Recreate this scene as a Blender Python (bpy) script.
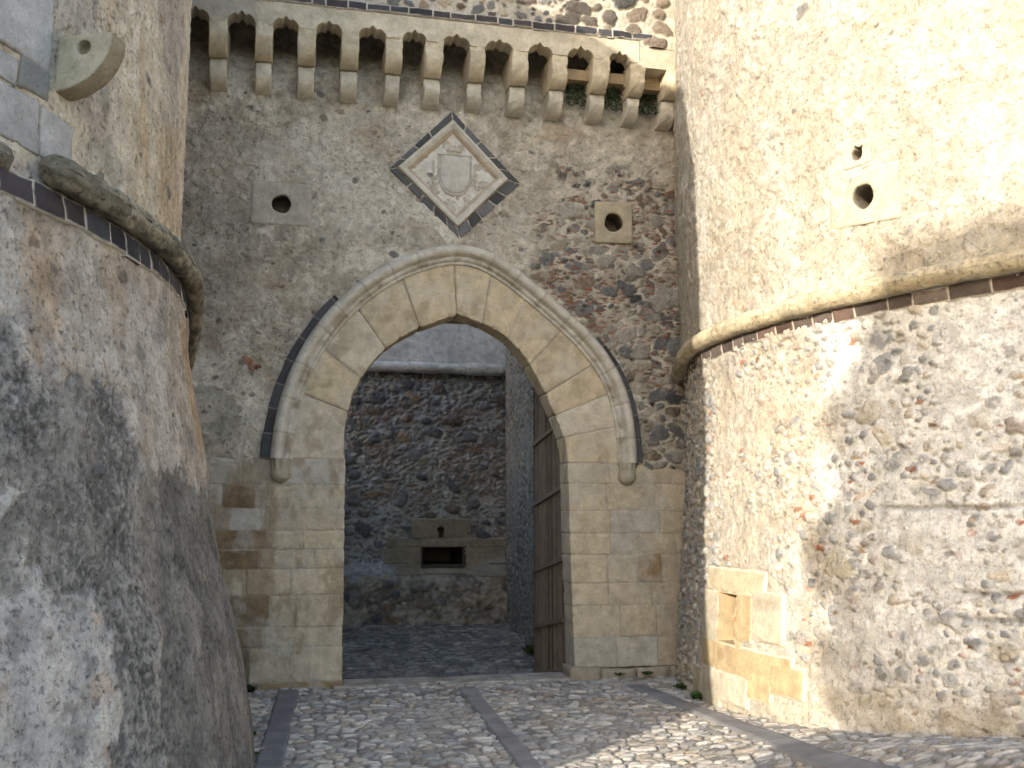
import bpy, bmesh, math, random
import numpy as np
from mathutils import Vector

# ------------------------------------------------------------------ scene, camera, light
scene = bpy.context.scene
for o in list(bpy.data.objects):
    bpy.data.objects.remove(o)
COL = scene.collection

CAM = np.array([-2.0, -12.0, 1.97])
YAW, PITCH = math.radians(12.4), math.atan((517 - 384) / 980.0)
cam_d = bpy.data.cameras.new("camera")
cam_d.sensor_width = 36.0
cam_d.lens = 980.0 * 36.0 / 1024.0
cam_d.clip_start, cam_d.clip_end = 0.05, 3000.0
cam = bpy.data.objects.new("camera", cam_d)
COL.objects.link(cam)
cam.location = CAM
cam.rotation_euler = (math.pi / 2 + PITCH, 0.0, -YAW)
scene.camera = cam

SUN_TRAVEL = math.radians(41.1)          # heading of the sunlight over the ground, from +X towards +Y
SUN_EL = math.radians(15.0)
to_sun = Vector((-math.cos(SUN_TRAVEL) * math.cos(SUN_EL), -math.sin(SUN_TRAVEL) * math.cos(SUN_EL), math.sin(SUN_EL)))
world = bpy.data.worlds.new("World")
scene.world = world
world.use_nodes = True
wn = world.node_tree
wn.nodes.clear()
sky = wn.nodes.new("ShaderNodeTexSky")
sky.sky_type = 'NISHITA'
sky.sun_disc = False
sky.sun_elevation = SUN_EL
sky.sun_rotation = math.atan2(to_sun.x, to_sun.y)
sky.air_density, sky.dust_density, sky.ozone_density = 1.0, 1.6, 1.0
bg = wn.nodes.new("ShaderNodeBackground")
bg.inputs['Strength'].default_value = 0.15
wo = wn.nodes.new("ShaderNodeOutputWorld")
wn.links.new(sky.outputs[0], bg.inputs[0])
wn.links.new(bg.outputs[0], wo.inputs[0])

sun_d = bpy.data.lights.new("sun", 'SUN')
sun_d.energy = 2.0
sun_d.angle = math.radians(0.5)
sun_d.color = (1.0, 0.91, 0.77)
sun = bpy.data.objects.new("sun", sun_d)
COL.objects.link(sun)
sun.rotation_euler = (-to_sun).to_track_quat('-Z', 'Y').to_euler()

vs = scene.view_settings
vs.view_transform, vs.look = 'Standard', 'None'
vs.exposure, vs.gamma, vs.use_curve_mapping = 1.78, 1.0, False
scene.cycles.use_denoising = True
scene.cycles.max_bounces = 6
scene.cycles.diffuse_bounces = 4

# ------------------------------------------------------------------ noise toolkit (numpy)
def _hash(ix, iy, seed):
    h = (ix.astype(np.int64) * 374761393 + iy.astype(np.int64) * 668265263 + seed * 1442695041) & 0xFFFFFFFF
    h = ((h ^ (h >> 13)) * 1274126177) & 0xFFFFFFFF
    return (h ^ (h >> 16)) & 0xFFFFFFFF

def hashf(ix, iy, seed):
    return _hash(ix, iy, seed).astype(np.float64) / 4294967295.0

def perlin(x, y, seed=0):
    xi, yi = np.floor(x).astype(np.int64), np.floor(y).astype(np.int64)
    fx, fy = x - xi, y - yi
    u, v = fx * fx * fx * (fx * (fx * 6 - 15) + 10), fy * fy * fy * (fy * (fy * 6 - 15) + 10)
    def g(dx, dy):
        a = hashf(xi + dx, yi + dy, seed) * 2 * np.pi
        return np.cos(a) * (fx - dx) + np.sin(a) * (fy - dy)
    a, b, c, d = g(0, 0), g(1, 0), g(0, 1), g(1, 1)
    return ((a + (b - a) * u) * (1 - v) + (c + (d - c) * u) * v) * 1.5

def fbm(x, y, scale, octaves=5, seed=0, gain=0.5):
    out, amp, tot, f = 0.0, 1.0, 0.0, scale
    for k in range(octaves):
        out = out + amp * perlin(x * f + 17.3 * k, y * f - 9.1 * k, seed + k * 7)
        tot += amp
        amp *= gain
        f *= 2.03
    return out / tot * 1.6

def worley(x, y, seed=0, jitter=0.85):
    xi, yi = np.floor(x).astype(np.int64), np.floor(y).astype(np.int64)
    f1 = np.full(x.shape, 9.0); f2 = np.full(x.shape, 9.0); idn = np.zeros(x.shape); idm = np.zeros(x.shape)
    for dx in (-1, 0, 1):
        for dy in (-1, 0, 1):
            cx, cy = xi + dx, yi + dy
            px = cx + 0.5 + (hashf(cx, cy, seed) - 0.5) * jitter
            py = cy + 0.5 + (hashf(cx, cy, seed + 11) - 0.5) * jitter
            d = np.hypot(px - x, py - y)
            i = hashf(cx, cy, seed + 23); j = hashf(cx, cy, seed + 31)
            near = d < f1
            f2 = np.where(near, f1, np.minimum(f2, d))
            idn = np.where(near, i, idn); idm = np.where(near, j, idm)
            f1 = np.where(near, d, f1)
    return f1, f2, idn, idm

def sstep(a, b, x):
    t = np.clip((x - a) / (b - a), 0, 1)
    return t * t * (3 - 2 * t)

def poly_mask(x, y, pts, soft):
    """signed-distance mask of a polygon: 1 inside, 0 outside, soft edge"""
    pts = np.asarray(pts, float)
    inside = np.zeros(x.shape, bool)
    dist = np.full(x.shape, 1e9)
    n = len(pts)
    for i in range(n):
        ax, ay = pts[i]; bx, by = pts[(i + 1) % n]
        cond = ((ay > y) != (by > y)) & (x < (bx - ax) * (y - ay) / (by - ay + 1e-12) + ax)
        inside ^= cond
        dx, dy = bx - ax, by - ay
        t = np.clip(((x - ax) * dx + (y - ay) * dy) / (dx * dx + dy * dy + 1e-12), 0, 1)
        dist = np.minimum(dist, np.hypot(x - ax - t * dx, y - ay - t * dy))
    sd = np.where(inside, dist, -dist)
    return sstep(-soft, soft, sd)

def mix(a, b, m):
    if np.ndim(m) > 0:
        m = np.asarray(m)[..., None]
    return np.asarray(a) * (1 - m) + np.asarray(b) * m

# ------------------------------------------------------------------ materials
def masonry(name, rough=0.95, bump=0.5, scale=55.0, grain=0.22, dist=0.008, pit=0.0):
    m = bpy.data.materials.new(name)
    m.use_nodes = True
    nt = m.node_tree
    b = nt.nodes['Principled BSDF']
    b.inputs['Roughness'].default_value = rough
    b.inputs['Specular IOR Level'].default_value = 0.15
    at = nt.nodes.new('ShaderNodeAttribute'); at.attribute_name = 'Col'
    tc = nt.nodes.new('ShaderNodeTexCoord')
    n1 = nt.nodes.new('ShaderNodeTexNoise'); n1.inputs['Scale'].default_value = scale; n1.inputs['Detail'].default_value = 7; n1.inputs['Roughness'].default_value = 0.7
    n2 = nt.nodes.new('ShaderNodeTexNoise'); n2.inputs['Scale'].default_value = scale / 6; n2.inputs['Detail'].default_value = 5
    nt.links.new(tc.outputs['Object'], n1.inputs['Vector']); nt.links.new(tc.outputs['Object'], n2.inputs['Vector'])
    add = nt.nodes.new('ShaderNodeMath'); add.operation = 'ADD'
    nt.links.new(n1.outputs['Fac'], add.inputs[0]); nt.links.new(n2.outputs['Fac'], add.inputs[1])
    mr = nt.nodes.new('ShaderNodeMapRange')
    mr.inputs['From Min'].default_value = 0.6; mr.inputs['From Max'].default_value = 1.4
    mr.inputs['To Min'].default_value = 1 - grain; mr.inputs['To Max'].default_value = 1 + grain
    nt.links.new(add.outputs[0], mr.inputs['Value'])
    fac = mr.outputs[0]
    hgt = add.outputs[0]
    if pit:
        n3 = nt.nodes.new('ShaderNodeTexNoise'); n3.inputs['Scale'].default_value = scale * .62; n3.inputs['Detail'].default_value = 4; n3.inputs['Roughness'].default_value = 0.75
        nt.links.new(tc.outputs['Object'], n3.inputs['Vector'])
        pr = nt.nodes.new('ShaderNodeMapRange'); pr.interpolation_type = 'SMOOTHSTEP'
        pr.inputs['From Min'].default_value = 0.30; pr.inputs['From Max'].default_value = 0.47
        pr.inputs['To Min'].default_value = 1 - pit; pr.inputs['To Max'].default_value = 1.06
        nt.links.new(n3.outputs['Fac'], pr.inputs['Value'])
        pm = nt.nodes.new('ShaderNodeMath'); pm.operation = 'MULTIPLY'
        nt.links.new(fac, pm.inputs[0]); nt.links.new(pr.outputs[0], pm.inputs[1]); fac = pm.outputs[0]
        ph = nt.nodes.new('ShaderNodeMath'); ph.operation = 'MULTIPLY_ADD'; ph.inputs[1].default_value = 1.3
        nt.links.new(pr.outputs[0], ph.inputs[0]); nt.links.new(hgt, ph.inputs[2]); hgt = ph.outputs[0]
    mul = nt.nodes.new('ShaderNodeVectorMath'); mul.operation = 'SCALE'
    nt.links.new(at.outputs['Color'], mul.inputs[0]); nt.links.new(fac, mul.inputs['Scale'])
    nt.links.new(mul.outputs[0], b.inputs['Base Color'])
    bp = nt.nodes.new('ShaderNodeBump'); bp.inputs['Strength'].default_value = bump; bp.inputs['Distance'].default_value = dist
    nt.links.new(hgt, bp.inputs['Height']); nt.links.new(bp.outputs[0], b.inputs['Normal'])
    return m

M_RUBBLE = masonry("rubble_masonry", bump=0.85, grain=.38, dist=.011, pit=.34)
M_PLASTER = masonry("lime_plaster", bump=0.9, scale=38, grain=.42, dist=.013, pit=.42)
M_ASHLAR = masonry("limestone_ashlar", bump=0.55, scale=50, grain=0.26, pit=.2)
M_DARKSTONE = masonry("dark_lava_brick", bump=0.4, scale=60, grain=0.25)
M_COBBLE = masonry("cobble_paving", rough=0.75, bump=0.45, scale=40, grain=0.32, pit=.2)
M_STRIP = masonry("paving_slab", rough=0.8, bump=0.3, scale=70, grain=0.15)
M_WOOD = masonry("weathered_wood", rough=0.85, bump=0.3, scale=30, grain=0.3)
M_IRON = masonry("rusty_iron", rough=0.7, bump=0.4, scale=90, grain=0.3)
M_LEAF = masonry("leaf_green", rough=0.6, bump=0.1, scale=60, grain=0.3)
M_FAR = masonry("house_render", bump=0.3, scale=8, grain=0.1)

# ------------------------------------------------------------------ mesh helpers
def set_col(me, col):
    at = me.color_attributes.new('Col', 'FLOAT_COLOR', 'POINT')
    n = len(me.vertices)
    c = np.ones((n, 4), np.float32)
    c[:, :3] = np.clip(np.asarray(col).reshape(-1, 3) if np.ndim(col) > 1 else np.tile(col, (n, 1)), 0.005, 0.9)
    at.data.foreach_set('color', c.ravel())

def new_obj(name, me, mat, parent=None, label=None):
    o = bpy.data.objects.new(name, me)
    COL.objects.link(o)
    if mat: me.materials.append(mat)
    if parent is not None: o.parent = parent
    if label: o['label'] = label
    return o

def grid_mesh(name, P, colr, mat, parent=None, cut=None, label=None, smooth=True, flip=False):
    nz, ns = P.shape[:2]
    me = bpy.data.meshes.new(name)
    idx = np.arange(nz * ns).reshape(nz, ns)
    q = np.stack([idx[:-1, :-1], idx[:-1, 1:], idx[1:, 1:], idx[1:, :-1]], -1)
    if flip: q = q[..., ::-1]
    if cut is not None: q = q[~cut]
    q = q.reshape(-1, 4)
    used = np.zeros(nz * ns, bool); used[q.ravel()] = True
    remap = np.cumsum(used) - 1
    q = remap[q]
    V = P.reshape(-1, 3)[used].astype(np.float32)
    me.vertices.add(len(V)); me.vertices.foreach_set('co', V.ravel())
    me.loops.add(len(q) * 4); me.loops.foreach_set('vertex_index', q.ravel().astype(np.int32))
    me.polygons.add(len(q))
    me.polygons.foreach_set('loop_start', np.arange(0, len(q) * 4, 4, dtype=np.int32))
    me.polygons.foreach_set('loop_total', np.full(len(q), 4, np.int32))
    if smooth: me.polygons.foreach_set('use_smooth', np.ones(len(q), bool))
    me.update(calc_edges=True)
    c = np.asarray(colr)
    set_col(me, c.reshape(-1, 3)[used] if c.ndim == 3 else c)
    return new_obj(name, me, mat, parent, label)

class MB:
    """collects boxes, prisms and loose faces into one mesh"""
    def __init__(self): self.v, self.f, self.c = [], [], []
    def add(self, vs_, fs, col):
        b = len(self.v)
        self.v += [tuple(p) for p in vs_]; self.f += [tuple(b + i for i in f) for f in fs]
        self.c += [tuple(col)] * len(vs_)
    def box(self, x0, x1, y0, y1, z0, z1, col, T=None):
        vs_ = [(x, y, z) for z in (z0, z1) for y in (y0, y1) for x in (x0, x1)]
        if T: vs_ = [T(*p) for p in vs_]
        self.add(vs_, [(0, 2, 3, 1), (4, 5, 7, 6), (0, 1, 5, 4), (2, 6, 7, 3), (0, 4, 6, 2), (1, 3, 7, 5)], col)
    def build(self, name, mat, parent=None, label=None, bevel=0.0, smooth=False, seg=2, rough=0.0, sub=0):
        me = bpy.data.meshes.new(name)
        me.from_pydata(self.v, [], self.f); me.update()
        set_col(me, np.array(self.c))
        if bevel or sub or rough:
            bm = bmesh.new(); bm.from_mesh(me)
            if sub:
                bmesh.ops.subdivide_edges(bm, edges=bm.edges[:], cuts=sub, use_grid_fill=True)
            if bevel and not sub:
                bmesh.ops.bevel(bm, geom=bm.edges[:], offset=bevel, segments=seg, affect='EDGES', profile=0.6)
            if rough:
                bm.normal_update()
                co = np.array([v.co for v in bm.verts]); no = np.array([v.normal for v in bm.verts])
                d = fbm(co[:, 0] + co[:, 1] * 1.7, co[:, 2] - co[:, 1] * 1.3, 6.0, 4, 91) * rough
                for v, dd, nn in zip(bm.verts, d, no): v.co += Vector(nn * dd)
            bm.to_mesh(me); bm.free()
        if smooth:
            me.polygons.foreach_set('use_smooth', np.ones(len(me.polygons), bool))
        return new_obj(name, me, mat, parent, label)

def empty(name, loc, label, cat, group=None):
    o = bpy.data.objects.new(name, None)
    COL.objects.link(o)
    o.empty_display_size = 0.3
    tag(o, label, cat, group)
    return o
def tag(o, label, cat, group=None, kind=None):
    if label: o['label'] = label
    if cat: o['category'] = cat
    if group: o['group'] = group
    if kind: o['kind'] = kind
    return o

def scatter(seed, s0, s1, z0, z1, n, rad, gap=0.006, accept=None, asp=1.35):
    """dart throwing of stones, large ones first; returns rows (s, z, r)"""
    rng = np.random.default_rng(seed)
    r = np.sort(rad(rng, n))[::-1]
    cell = 0.12
    grid, out = {}, []
    rmax = r[0]
    for rr in r:
        for _ in range(8):
            s, z = rng.uniform(s0, s1), rng.uniform(z0, z1)
            if accept is not None and rng.random() > accept(s, z): continue
            k = (int(s // cell), int(z // cell)); reach = int((rr + rmax) * asp / cell) + 1
            ok = True
            for a in range(k[0] - reach, k[0] + reach + 1):
                for b in range(k[1] - reach, k[1] + reach + 1):
                    for (s2, z2, r2) in grid.get((a, b), ()):
                        if ((s - s2) / asp) ** 2 + (z - z2) ** 2 < (rr + r2 + gap) ** 2: ok = False; break
                    if not ok: break
                if not ok: break
            if ok:
                grid.setdefault(k, []).append((s, z, rr)); out.append((s, z, rr)); break
    return out

PAL = np.array([(.085, .088, .095), (.13, .13, .135), (.19, .185, .175), (.26, .235, .20), (.20, .14, .095), (.33, .27, .19), (.33, .105, .06), (.12, .10, .085)])
def stamp(S, Z, H, C, stones, seed, pal=PAL, w=None, proud=(0.008, 0.028), asp=(1.0, 1.8), rot=0.35, cover=None, groove=0.006):
    """lay rounded stones into a height field H and colour field C"""
    rng = np.random.default_rng(seed)
    w = np.ones(len(pal)) if w is None else np.array(w, float)
    w = w / w.sum()
    for (s0, z0, r) in stones:
        a, b = r * rng.uniform(*asp), r
        th = rng.normal(0, rot)
        col = pal[rng.choice(len(pal), p=w)] * rng.uniform(0.75, 1.25)
        p = rng.uniform(0, 6.28, 3); pr = rng.uniform(*proud)
        m = max(a, b) * 1.35
        j0, j1 = np.searchsorted(S, (s0 - m, s0 + m)); i0, i1 = np.searchsorted(Z, (z0 - m, z0 + m))
        if j1 - j0 < 2 or i1 - i0 < 2: continue
        ss, zz = np.meshgrid(S[j0:j1] - s0, Z[i0:i1] - z0)
        x, y = (ss * math.cos(th) + zz * math.sin(th)) / a, (-ss * math.sin(th) + zz * math.cos(th)) / b
        ang = np.arctan2(y, x)
        rad = 1 + .11 * np.cos(2 * ang + p[0]) + .08 * np.cos(3 * ang + p[1]) + .05 * np.cos(5 * ang + p[2])
        d = (np.abs(x) ** 2.4 + np.abs(y) ** 2.4) ** (1 / 2.4) / rad
        kf = .55 / max(r, .015)
        d = d + 0.20 * perlin(ss * kf * 1.6 + s0 * 3, zz * kf * 1.6 + z0 * 9, seed) + .10 * perlin(ss * kf * 5 + s0 * 5, zz * kf * 5 + z0, seed + 1)
        d = np.maximum(d, 0.0)
        al = sstep(1.0, 0.84, d)
        if cover is not None:
            al = al * (1 - cover[i0:i1, j0:j1])
        dome = pr * np.sqrt(np.clip(1 - d ** 2.6, 0, 1))
        ring = sstep(1.35, 1.05, d) * (1 - sstep(1.0, 0.86, d))
        h = H[i0:i1, j0:j1]; c = C[i0:i1, j0:j1]
        h[...] = h - groove * ring * (1 if cover is None else (1 - cover[i0:i1, j0:j1]))
        h[...] = h * (1 - al) + al * (h * 0.4 + dome)
        tex = 1 + 0.18 * perlin(ss * 45 + s0 * 7, zz * 45 + z0 * 5, 3)
        c[...] = c * (1 - al[..., None]) + col * tex[..., None] * al[..., None]

def dent_holes(S, Z, H, C, n, seed, s0, s1, z0, z1, r=(0.012, 0.035), dark=0.75, depth=0.02, accept=None):
    rng = np.random.default_rng(seed)
    for _ in range(int(n * .4)):
        s, z = rng.uniform(s0, s1), rng.uniform(z0, z1)
        if accept is not None and rng.random() > accept(s, z): continue
        rr = rng.uniform(*r); a = rr * rng.uniform(1, 2.2)
        j0, j1 = np.searchsorted(S, (s - a * 1.3, s + a * 1.3)); i0, i1 = np.searchsorted(Z, (z - a * 1.3, z + a * 1.3))
        if j1 - j0 < 2 or i1 - i0 < 2: continue
        ss, zz = np.meshgrid(S[j0:j1] - s, Z[i0:i1] - z)
        d = np.hypot(ss / a, zz / rr) + 0.25 * perlin(ss * 40, zz * 40 + s, seed)
        al = sstep(1.0, 0.5, d)
        H[i0:i1, j0:j1] -= depth * al
        C[i0:i1, j0:j1] *= (1 - (1 - dark) * al)[..., None]

# ------------------------------------------------------------------ ground
def gh(X, Y):
    k = np.clip((X - 0.5) / 2.0, 0, 1); k = k * k * (3 - 2 * k)
    y1 = np.clip(-Y, -50, 8.0)
    out = .022 * k * np.maximum(0, y1 - 1.5) ** 2 + .006 * np.maximum(0, y1 - 1) * (1 - k)
    inn = np.clip((Y - 0.45) / 0.9, 0, 1) * -0.22 + np.clip((Y - 1.5) / 5.4, 0, 1) * 0.22
    return np.where(Y > 0.3, inn, out)

def build_ground():
    # one wide sheet to the horizon, a little below the cobbled street
    xs = np.unique(np.concatenate([np.linspace(-900, -20, 12), np.linspace(-20, 20, 41), np.linspace(20, 900, 12)]))
    X, Y = np.meshgrid(xs, xs)
    Zs = np.where((np.abs(X) < 21) & (np.abs(Y) < 21), gh(X, np.maximum(Y, -9)) - 0.09, -0.1)
    c = mix((.16, .14, .11), (.24, .22, .18), sstep(-.3, .3, fbm(X, Y, .3, 3, 5)))
    tag(grid_mesh('ground', np.stack([X, Y, Zs], -1), c, M_COBBLE), None, None, kind='structure')

    def cobbles(name, x0, x1, y0, y1, step, cell, seed, tone):
        X, Y = np.meshgrid(np.arange(x0, x1, step), np.arange(y0, y1, step))
        wx = X + 0.05 * fbm(X, Y, 4, 3, seed); wy = Y + 0.05 * fbm(X + 9, Y, 4, 3, seed + 1)
        f1, f2, i, j = worley(wx / (cell * 1.3), wy / cell, seed)
        e = sstep(0.02, 0.34, f2 - f1)
        H = 0.028 * np.sqrt(e) * (0.6 + 0.8 * j) + 0.012 * fbm(X, Y, 1.2, 3, seed + 2) + 0.004 * fbm(X, Y, 14, 3, seed + 3)
        pal = np.array([(.44, .425, .41), (.38, .355, .32), (.31, .30, .285), (.34, .345, .36), (.20, .20, .205), (.46, .45, .43), (.30, .265, .23), (.25, .26, .28)]) * tone
        C = pal[np.clip((i * 8).astype(int), 0, 7)] * (0.8 + 0.4 * j)[..., None]
        C = C * (1 + .15 * fbm(X, Y, 20, 3, seed + 4))[..., None]
        C = C * (1 + .35 * fbm(X, Y, 1.6, 5, seed + 8, gain=.65))[..., None]
        dust = sstep(.0, .5, fbm(X, Y, .9, 4, seed + 5))
        C = C * np.array((1.06, 1.0, .91))
        gap = np.array((.19, .17, .14)) * tone
        C = mix(gap, C, np.clip(e * 1.5 - .15, 0, 1))
        C = mix(C, np.array((.36, .335, .295)) * tone, dust * .35)
        P = np.stack([X, Y, gh(X, Y) + H - 0.025], -1)
        return tag(grid_mesh(name, P, C, M_COBBLE), None, None, kind='structure')
    cobbles('cobbled_street', -3.6, 5.2, -7.6, 0.02, 0.0145, 0.098, 41, 1.08)
    cobbles('courtyard_paving', -2.0, 3.2, 0.52, 7.4, 0.026, 0.12, 77, 0.62)

    def strip(pts, seed, col):
        pts = np.array(pts, float)               # rows: left x, right x, y
        ys = np.arange(pts[:, 2].min(), pts[:, 2].max(), 0.03)
        o = np.argsort(pts[:, 2])
        xl, xr = np.interp(ys, pts[o, 2], pts[o, 0]), np.interp(ys, pts[o, 2], pts[o, 1])
        t = np.linspace(0, 1, 15)
        wob = 0.012 * perlin(ys * 3, ys * 0, seed)
        X = (xl + wob)[:, None] * (1 - t) + (xr - wob)[:, None] * t
        Y = np.repeat(ys[:, None], 15, 1)
        edge = np.minimum(t, 1 - t) * 14
        Z = gh(X, Y) + 0.024 + 0.004 * fbm(X, Y, 4, 3, seed) - 0.03 * (edge < 0.5)
        slab = np.floor((Y + seed) / 0.62)
        C = np.array(col) * (0.93 + .14 * hashf(slab.astype(np.int64), slab.astype(np.int64), seed))[..., None] * (1 + .25 * fbm(X, Y, 3, 4, seed))[..., None]
        jn = np.abs(((Y + seed) / 0.62) % 1 - .5) > .485
        C = np.where(jn[..., None], C * .8, C)
        return tag(grid_mesh('paving_strip', np.stack([X, Y, Z], -1), C, M_STRIP), None, None, kind='structure')
    strip([(-2.13, -1.89, -0.2), (-2.26, -2.03, -3.73), (-2.36, -2.16, -7.4)], 3, (.185, .185, .195))
    strip([(-.10, .11, -0.42), (-.23, -.05, -4.2), (-.32, -.14, -7.4)], 5, (.25, .24, .235))
    strip([(1.86, 2.06, -0.7), (1.97, 2.20, -2.6), (1.84, 2.09, -4.1), (1.66, 1.93, -5.1), (1.45, 1.75, -7.4)], 8, (.215, .21, .21))
build_ground()

# threshold slab in the gate
def build_threshold():
    X, Y = np.meshgrid(np.linspace(-1.5, 1.5, 150), np.linspace(-0.10, 0.5, 34))
    edge = sstep(0, .05, Y + .10 + .04 * perlin(X * 4, X * 0, 3)) * sstep(0, .05, .5 - Y)
    Z = -0.07 + 0.082 * edge + .006 * fbm(X, Y, 5, 4, 8) - .012 * sstep(.3, 0, np.abs(X + .1))
    j = np.abs((X / 0.83 + .2) % 1 - .5) > .487
    C = mix((.28, .245, .20), (.40, .365, .31), sstep(-.4, .4, fbm(X, Y, 3, 5, 6, gain=.65)))
    C = np.where(j[..., None], C * .7, C)
    tag(grid_mesh('threshold', np.stack([X, Y, Z], -1), C, M_ASHLAR), 'worn pale stone threshold slab across the foot of the gateway', 'threshold')
build_threshold()

# ------------------------------------------------------------------ towers
PLz, PLr = [-.6, .2, 1.06, 1.67, 2.4, 3.35, 3.8, 4.1, 8.8, 9.9, 11], [6.87, 6.79, 6.62, 6.44, 6.316, 6.125, 6.08, 6.01, 6.0, 5.72, 5.6]
PRz, PRr = [-.6, -.1, .45, 1.52, 2.59, 3.6, 3.9, 5.8, 10], [6.30, 6.26, 6.22, 6.136, 6.05, 6.04, 6.09, 6.12, 6.12]
CL, CR, RR, ZR = (-9.06, -3.63), (8.64, -2.11), 6.09, 3.97
def tower_map(C, pz, pr):
    zz = np.linspace(-1, 12, 400)
    rr = np.interp(zz, pz, pr)
    k = np.hanning(21); k /= k.sum()
    rr = np.convolve(np.pad(rr, 10, 'edge'), k, 'valid')
    def f(S, Z, H):
        th = S / RR
        r = np.interp(Z, zz, rr) + H
        return np.stack([C[0] + r * np.cos(th), C[1] + r * np.sin(th), Z + 0 * S], -1)
    return f
mapL, mapR = tower_map(CL, PLz, PLr), tower_map(CR, PRz, PRr)

def axes(s0, s1, ds, full, z0, z1, dz, ztop):
    S = np.arange(s0, s1, ds)
    S = np.concatenate([S, np.linspace(S[-1] + ds, s0 + full, 70)])
    Z = np.concatenate([np.arange(z0, z1, dz), np.linspace(z1, ztop, 8)])
    return S, Z

def hole_cut(S, Z, holes):
    sc, zc = (S[:-1] + S[1:]) / 2, (Z[:-1] + Z[1:]) / 2
    s, z = np.meshgrid(sc, zc)
    cut = np.zeros(s.shape, bool)
    for h in holes:
        if len(h) == 3: cut |= np.hypot(s - h[0], z - h[1]) < h[2]
        else: cut |= (s > h[0]) & (s < h[1]) & (z > h[2]) & (z < h[3])
    return cut

def gun_port(mapf, s, z, hw, hh, r, parent, col, seed, proud=0.012, depth=0.7, sq=1.0, name='gun_port', skew=0.0, label=None, notch=False):
    """square stone with a round bore, one mesh: face plate, bore and its dark end"""
    n = 96
    an = np.linspace(0, 2 * np.pi, n)
    ca, sa = np.cos(an), np.sin(an)
    m = np.maximum(np.abs(ca), np.abs(sa))
    sqx, sqy = ca / m * hw, sa / m * hh
    rw = r * (1 + .035 * np.cos(3 * an + seed) + .025 * np.cos(5 * an + seed * 2))
    if notch:
        rw = rw * (1 + .45 * np.exp(-((an - 1.75) / .22) ** 2) + .5 * np.exp(-((an - .75) / .2) ** 2))
    rows, cols = [], []
    base = np.array(col)
    for k, t in enumerate([1.0, 1.0, .985, .8, .6, .4, .2, .06, 0.0]):
        x = rw * ca * (1 - t) + sqx * t; y = rw * sa * (1 - t) + sqy * t
        y = y + skew * x
        h = np.full(n, proud) + .004 * fbm(x + s, y + z, 14, 3, seed)
        if k == 0: h[:] = -0.04
        if k == 1: h = h - .008
        if t == 0.0: h = h - .006
        rows.append(mapf(s + x, z + y, h)); cols.append(base * (1 + .14 * fbm(x + s, y + z, 6, 4, seed + 2))[:, None])
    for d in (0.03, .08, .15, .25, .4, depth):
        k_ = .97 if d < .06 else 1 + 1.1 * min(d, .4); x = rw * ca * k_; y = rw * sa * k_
        rows.append(mapf(s + x, z + y + skew * x, np.full(n, proud - d))); cols.append(np.tile(base * (.85 if d < .1 else .5), (n, 1)))  # bore colour drops with depth, the shade of the hole painted in
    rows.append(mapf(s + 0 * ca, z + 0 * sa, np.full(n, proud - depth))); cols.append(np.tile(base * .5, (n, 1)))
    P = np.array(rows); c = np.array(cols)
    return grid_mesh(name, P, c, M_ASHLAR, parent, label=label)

def block_panel(name, mapf, blocks, parent, seed, mat=M_ASHLAR, step=0.011, proud=0.01, joint=(.44, .39, .31), jw=0.012, jd=0.008, cut=None, margin=0.02, label=None, rough=0.005, stain=None, post=None):
    """ashlar blocks (s0, s1, z0, z1, colour) laid as one face"""
    s0 = min(b[0] for b in blocks) - margin; s1 = max(b[1] for b in blocks) + margin
    z0 = min(b[2] for b in blocks) - margin; z1 = max(b[3] for b in blocks) + margin
    S, Z = np.arange(s0, s1 + step, step), np.arange(z0, z1 + step, step)
    s, z = np.meshgrid(S, Z)
    H = np.full(s.shape, -0.05); C = np.tile(np.array(joint, float), s.shape + (1,))
    rng = np.random.default_rng(seed)
    ws = s + .008 * perlin(s * 5, z * 5, seed); wz = z + .008 * perlin(s * 5 + 7, z * 5, seed + 1)
    near = np.full(s.shape, -1.0)
    for b in blocks:
        d = np.minimum(np.minimum(ws - b[0], b[1] - ws), np.minimum(wz - b[2], b[3] - wz))
        near = np.maximum(near, d)
        al = sstep(jw * .4, jw * 1.2, d)
        off = rng.uniform(-.006, .006) - .010 * sstep(.05, .0, d) * sstep(-.1, .4, fbm(s, z, 7, 4, seed + 20))
        tone = np.array(b[4]) * rng.uniform(.92, 1.08)
        if stain is not None and min(b[4]) < .17:
            mk = sstep(-1.2, -.35, fbm(s, z, 3.2, 5, seed + 9) + .2 * fbm(s, z, 14, 3, seed + 10))[..., None]
            tone = tone * mk + np.array(stain) * (1 - mk)
        tex = 1 + .16 * fbm(s + rng.uniform(0, 9), z, 4, 5, seed + 3) + .05 * fbm(s, z, 30, 2, seed + 4)
        H = np.where(d > -jw * .5, np.maximum(H, proud - jd), H)
        H = H * (1 - al) + (proud + off) * al
        C = C * (1 - al[..., None]) + tone * tex[..., None] * al[..., None]
    H += rough * fbm(s, z, 9, 4, seed + 5)
    if post is not None: C = post(s, z, C)
    c = None
    sc, zc = np.meshgrid((S[:-1] + S[1:]) / 2, (Z[:-1] + Z[1:]) / 2)
    nf = np.maximum.reduce([near[:-1, :-1], near[1:, 1:], near[:-1, 1:], near[1:, :-1]])
    c = nf < -0.02
    if cut: c |= hole_cut(S, Z, cut)
    return grid_mesh(name, mapf(s, z, H), C, mat, parent, cut=c, label=label)

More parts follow.
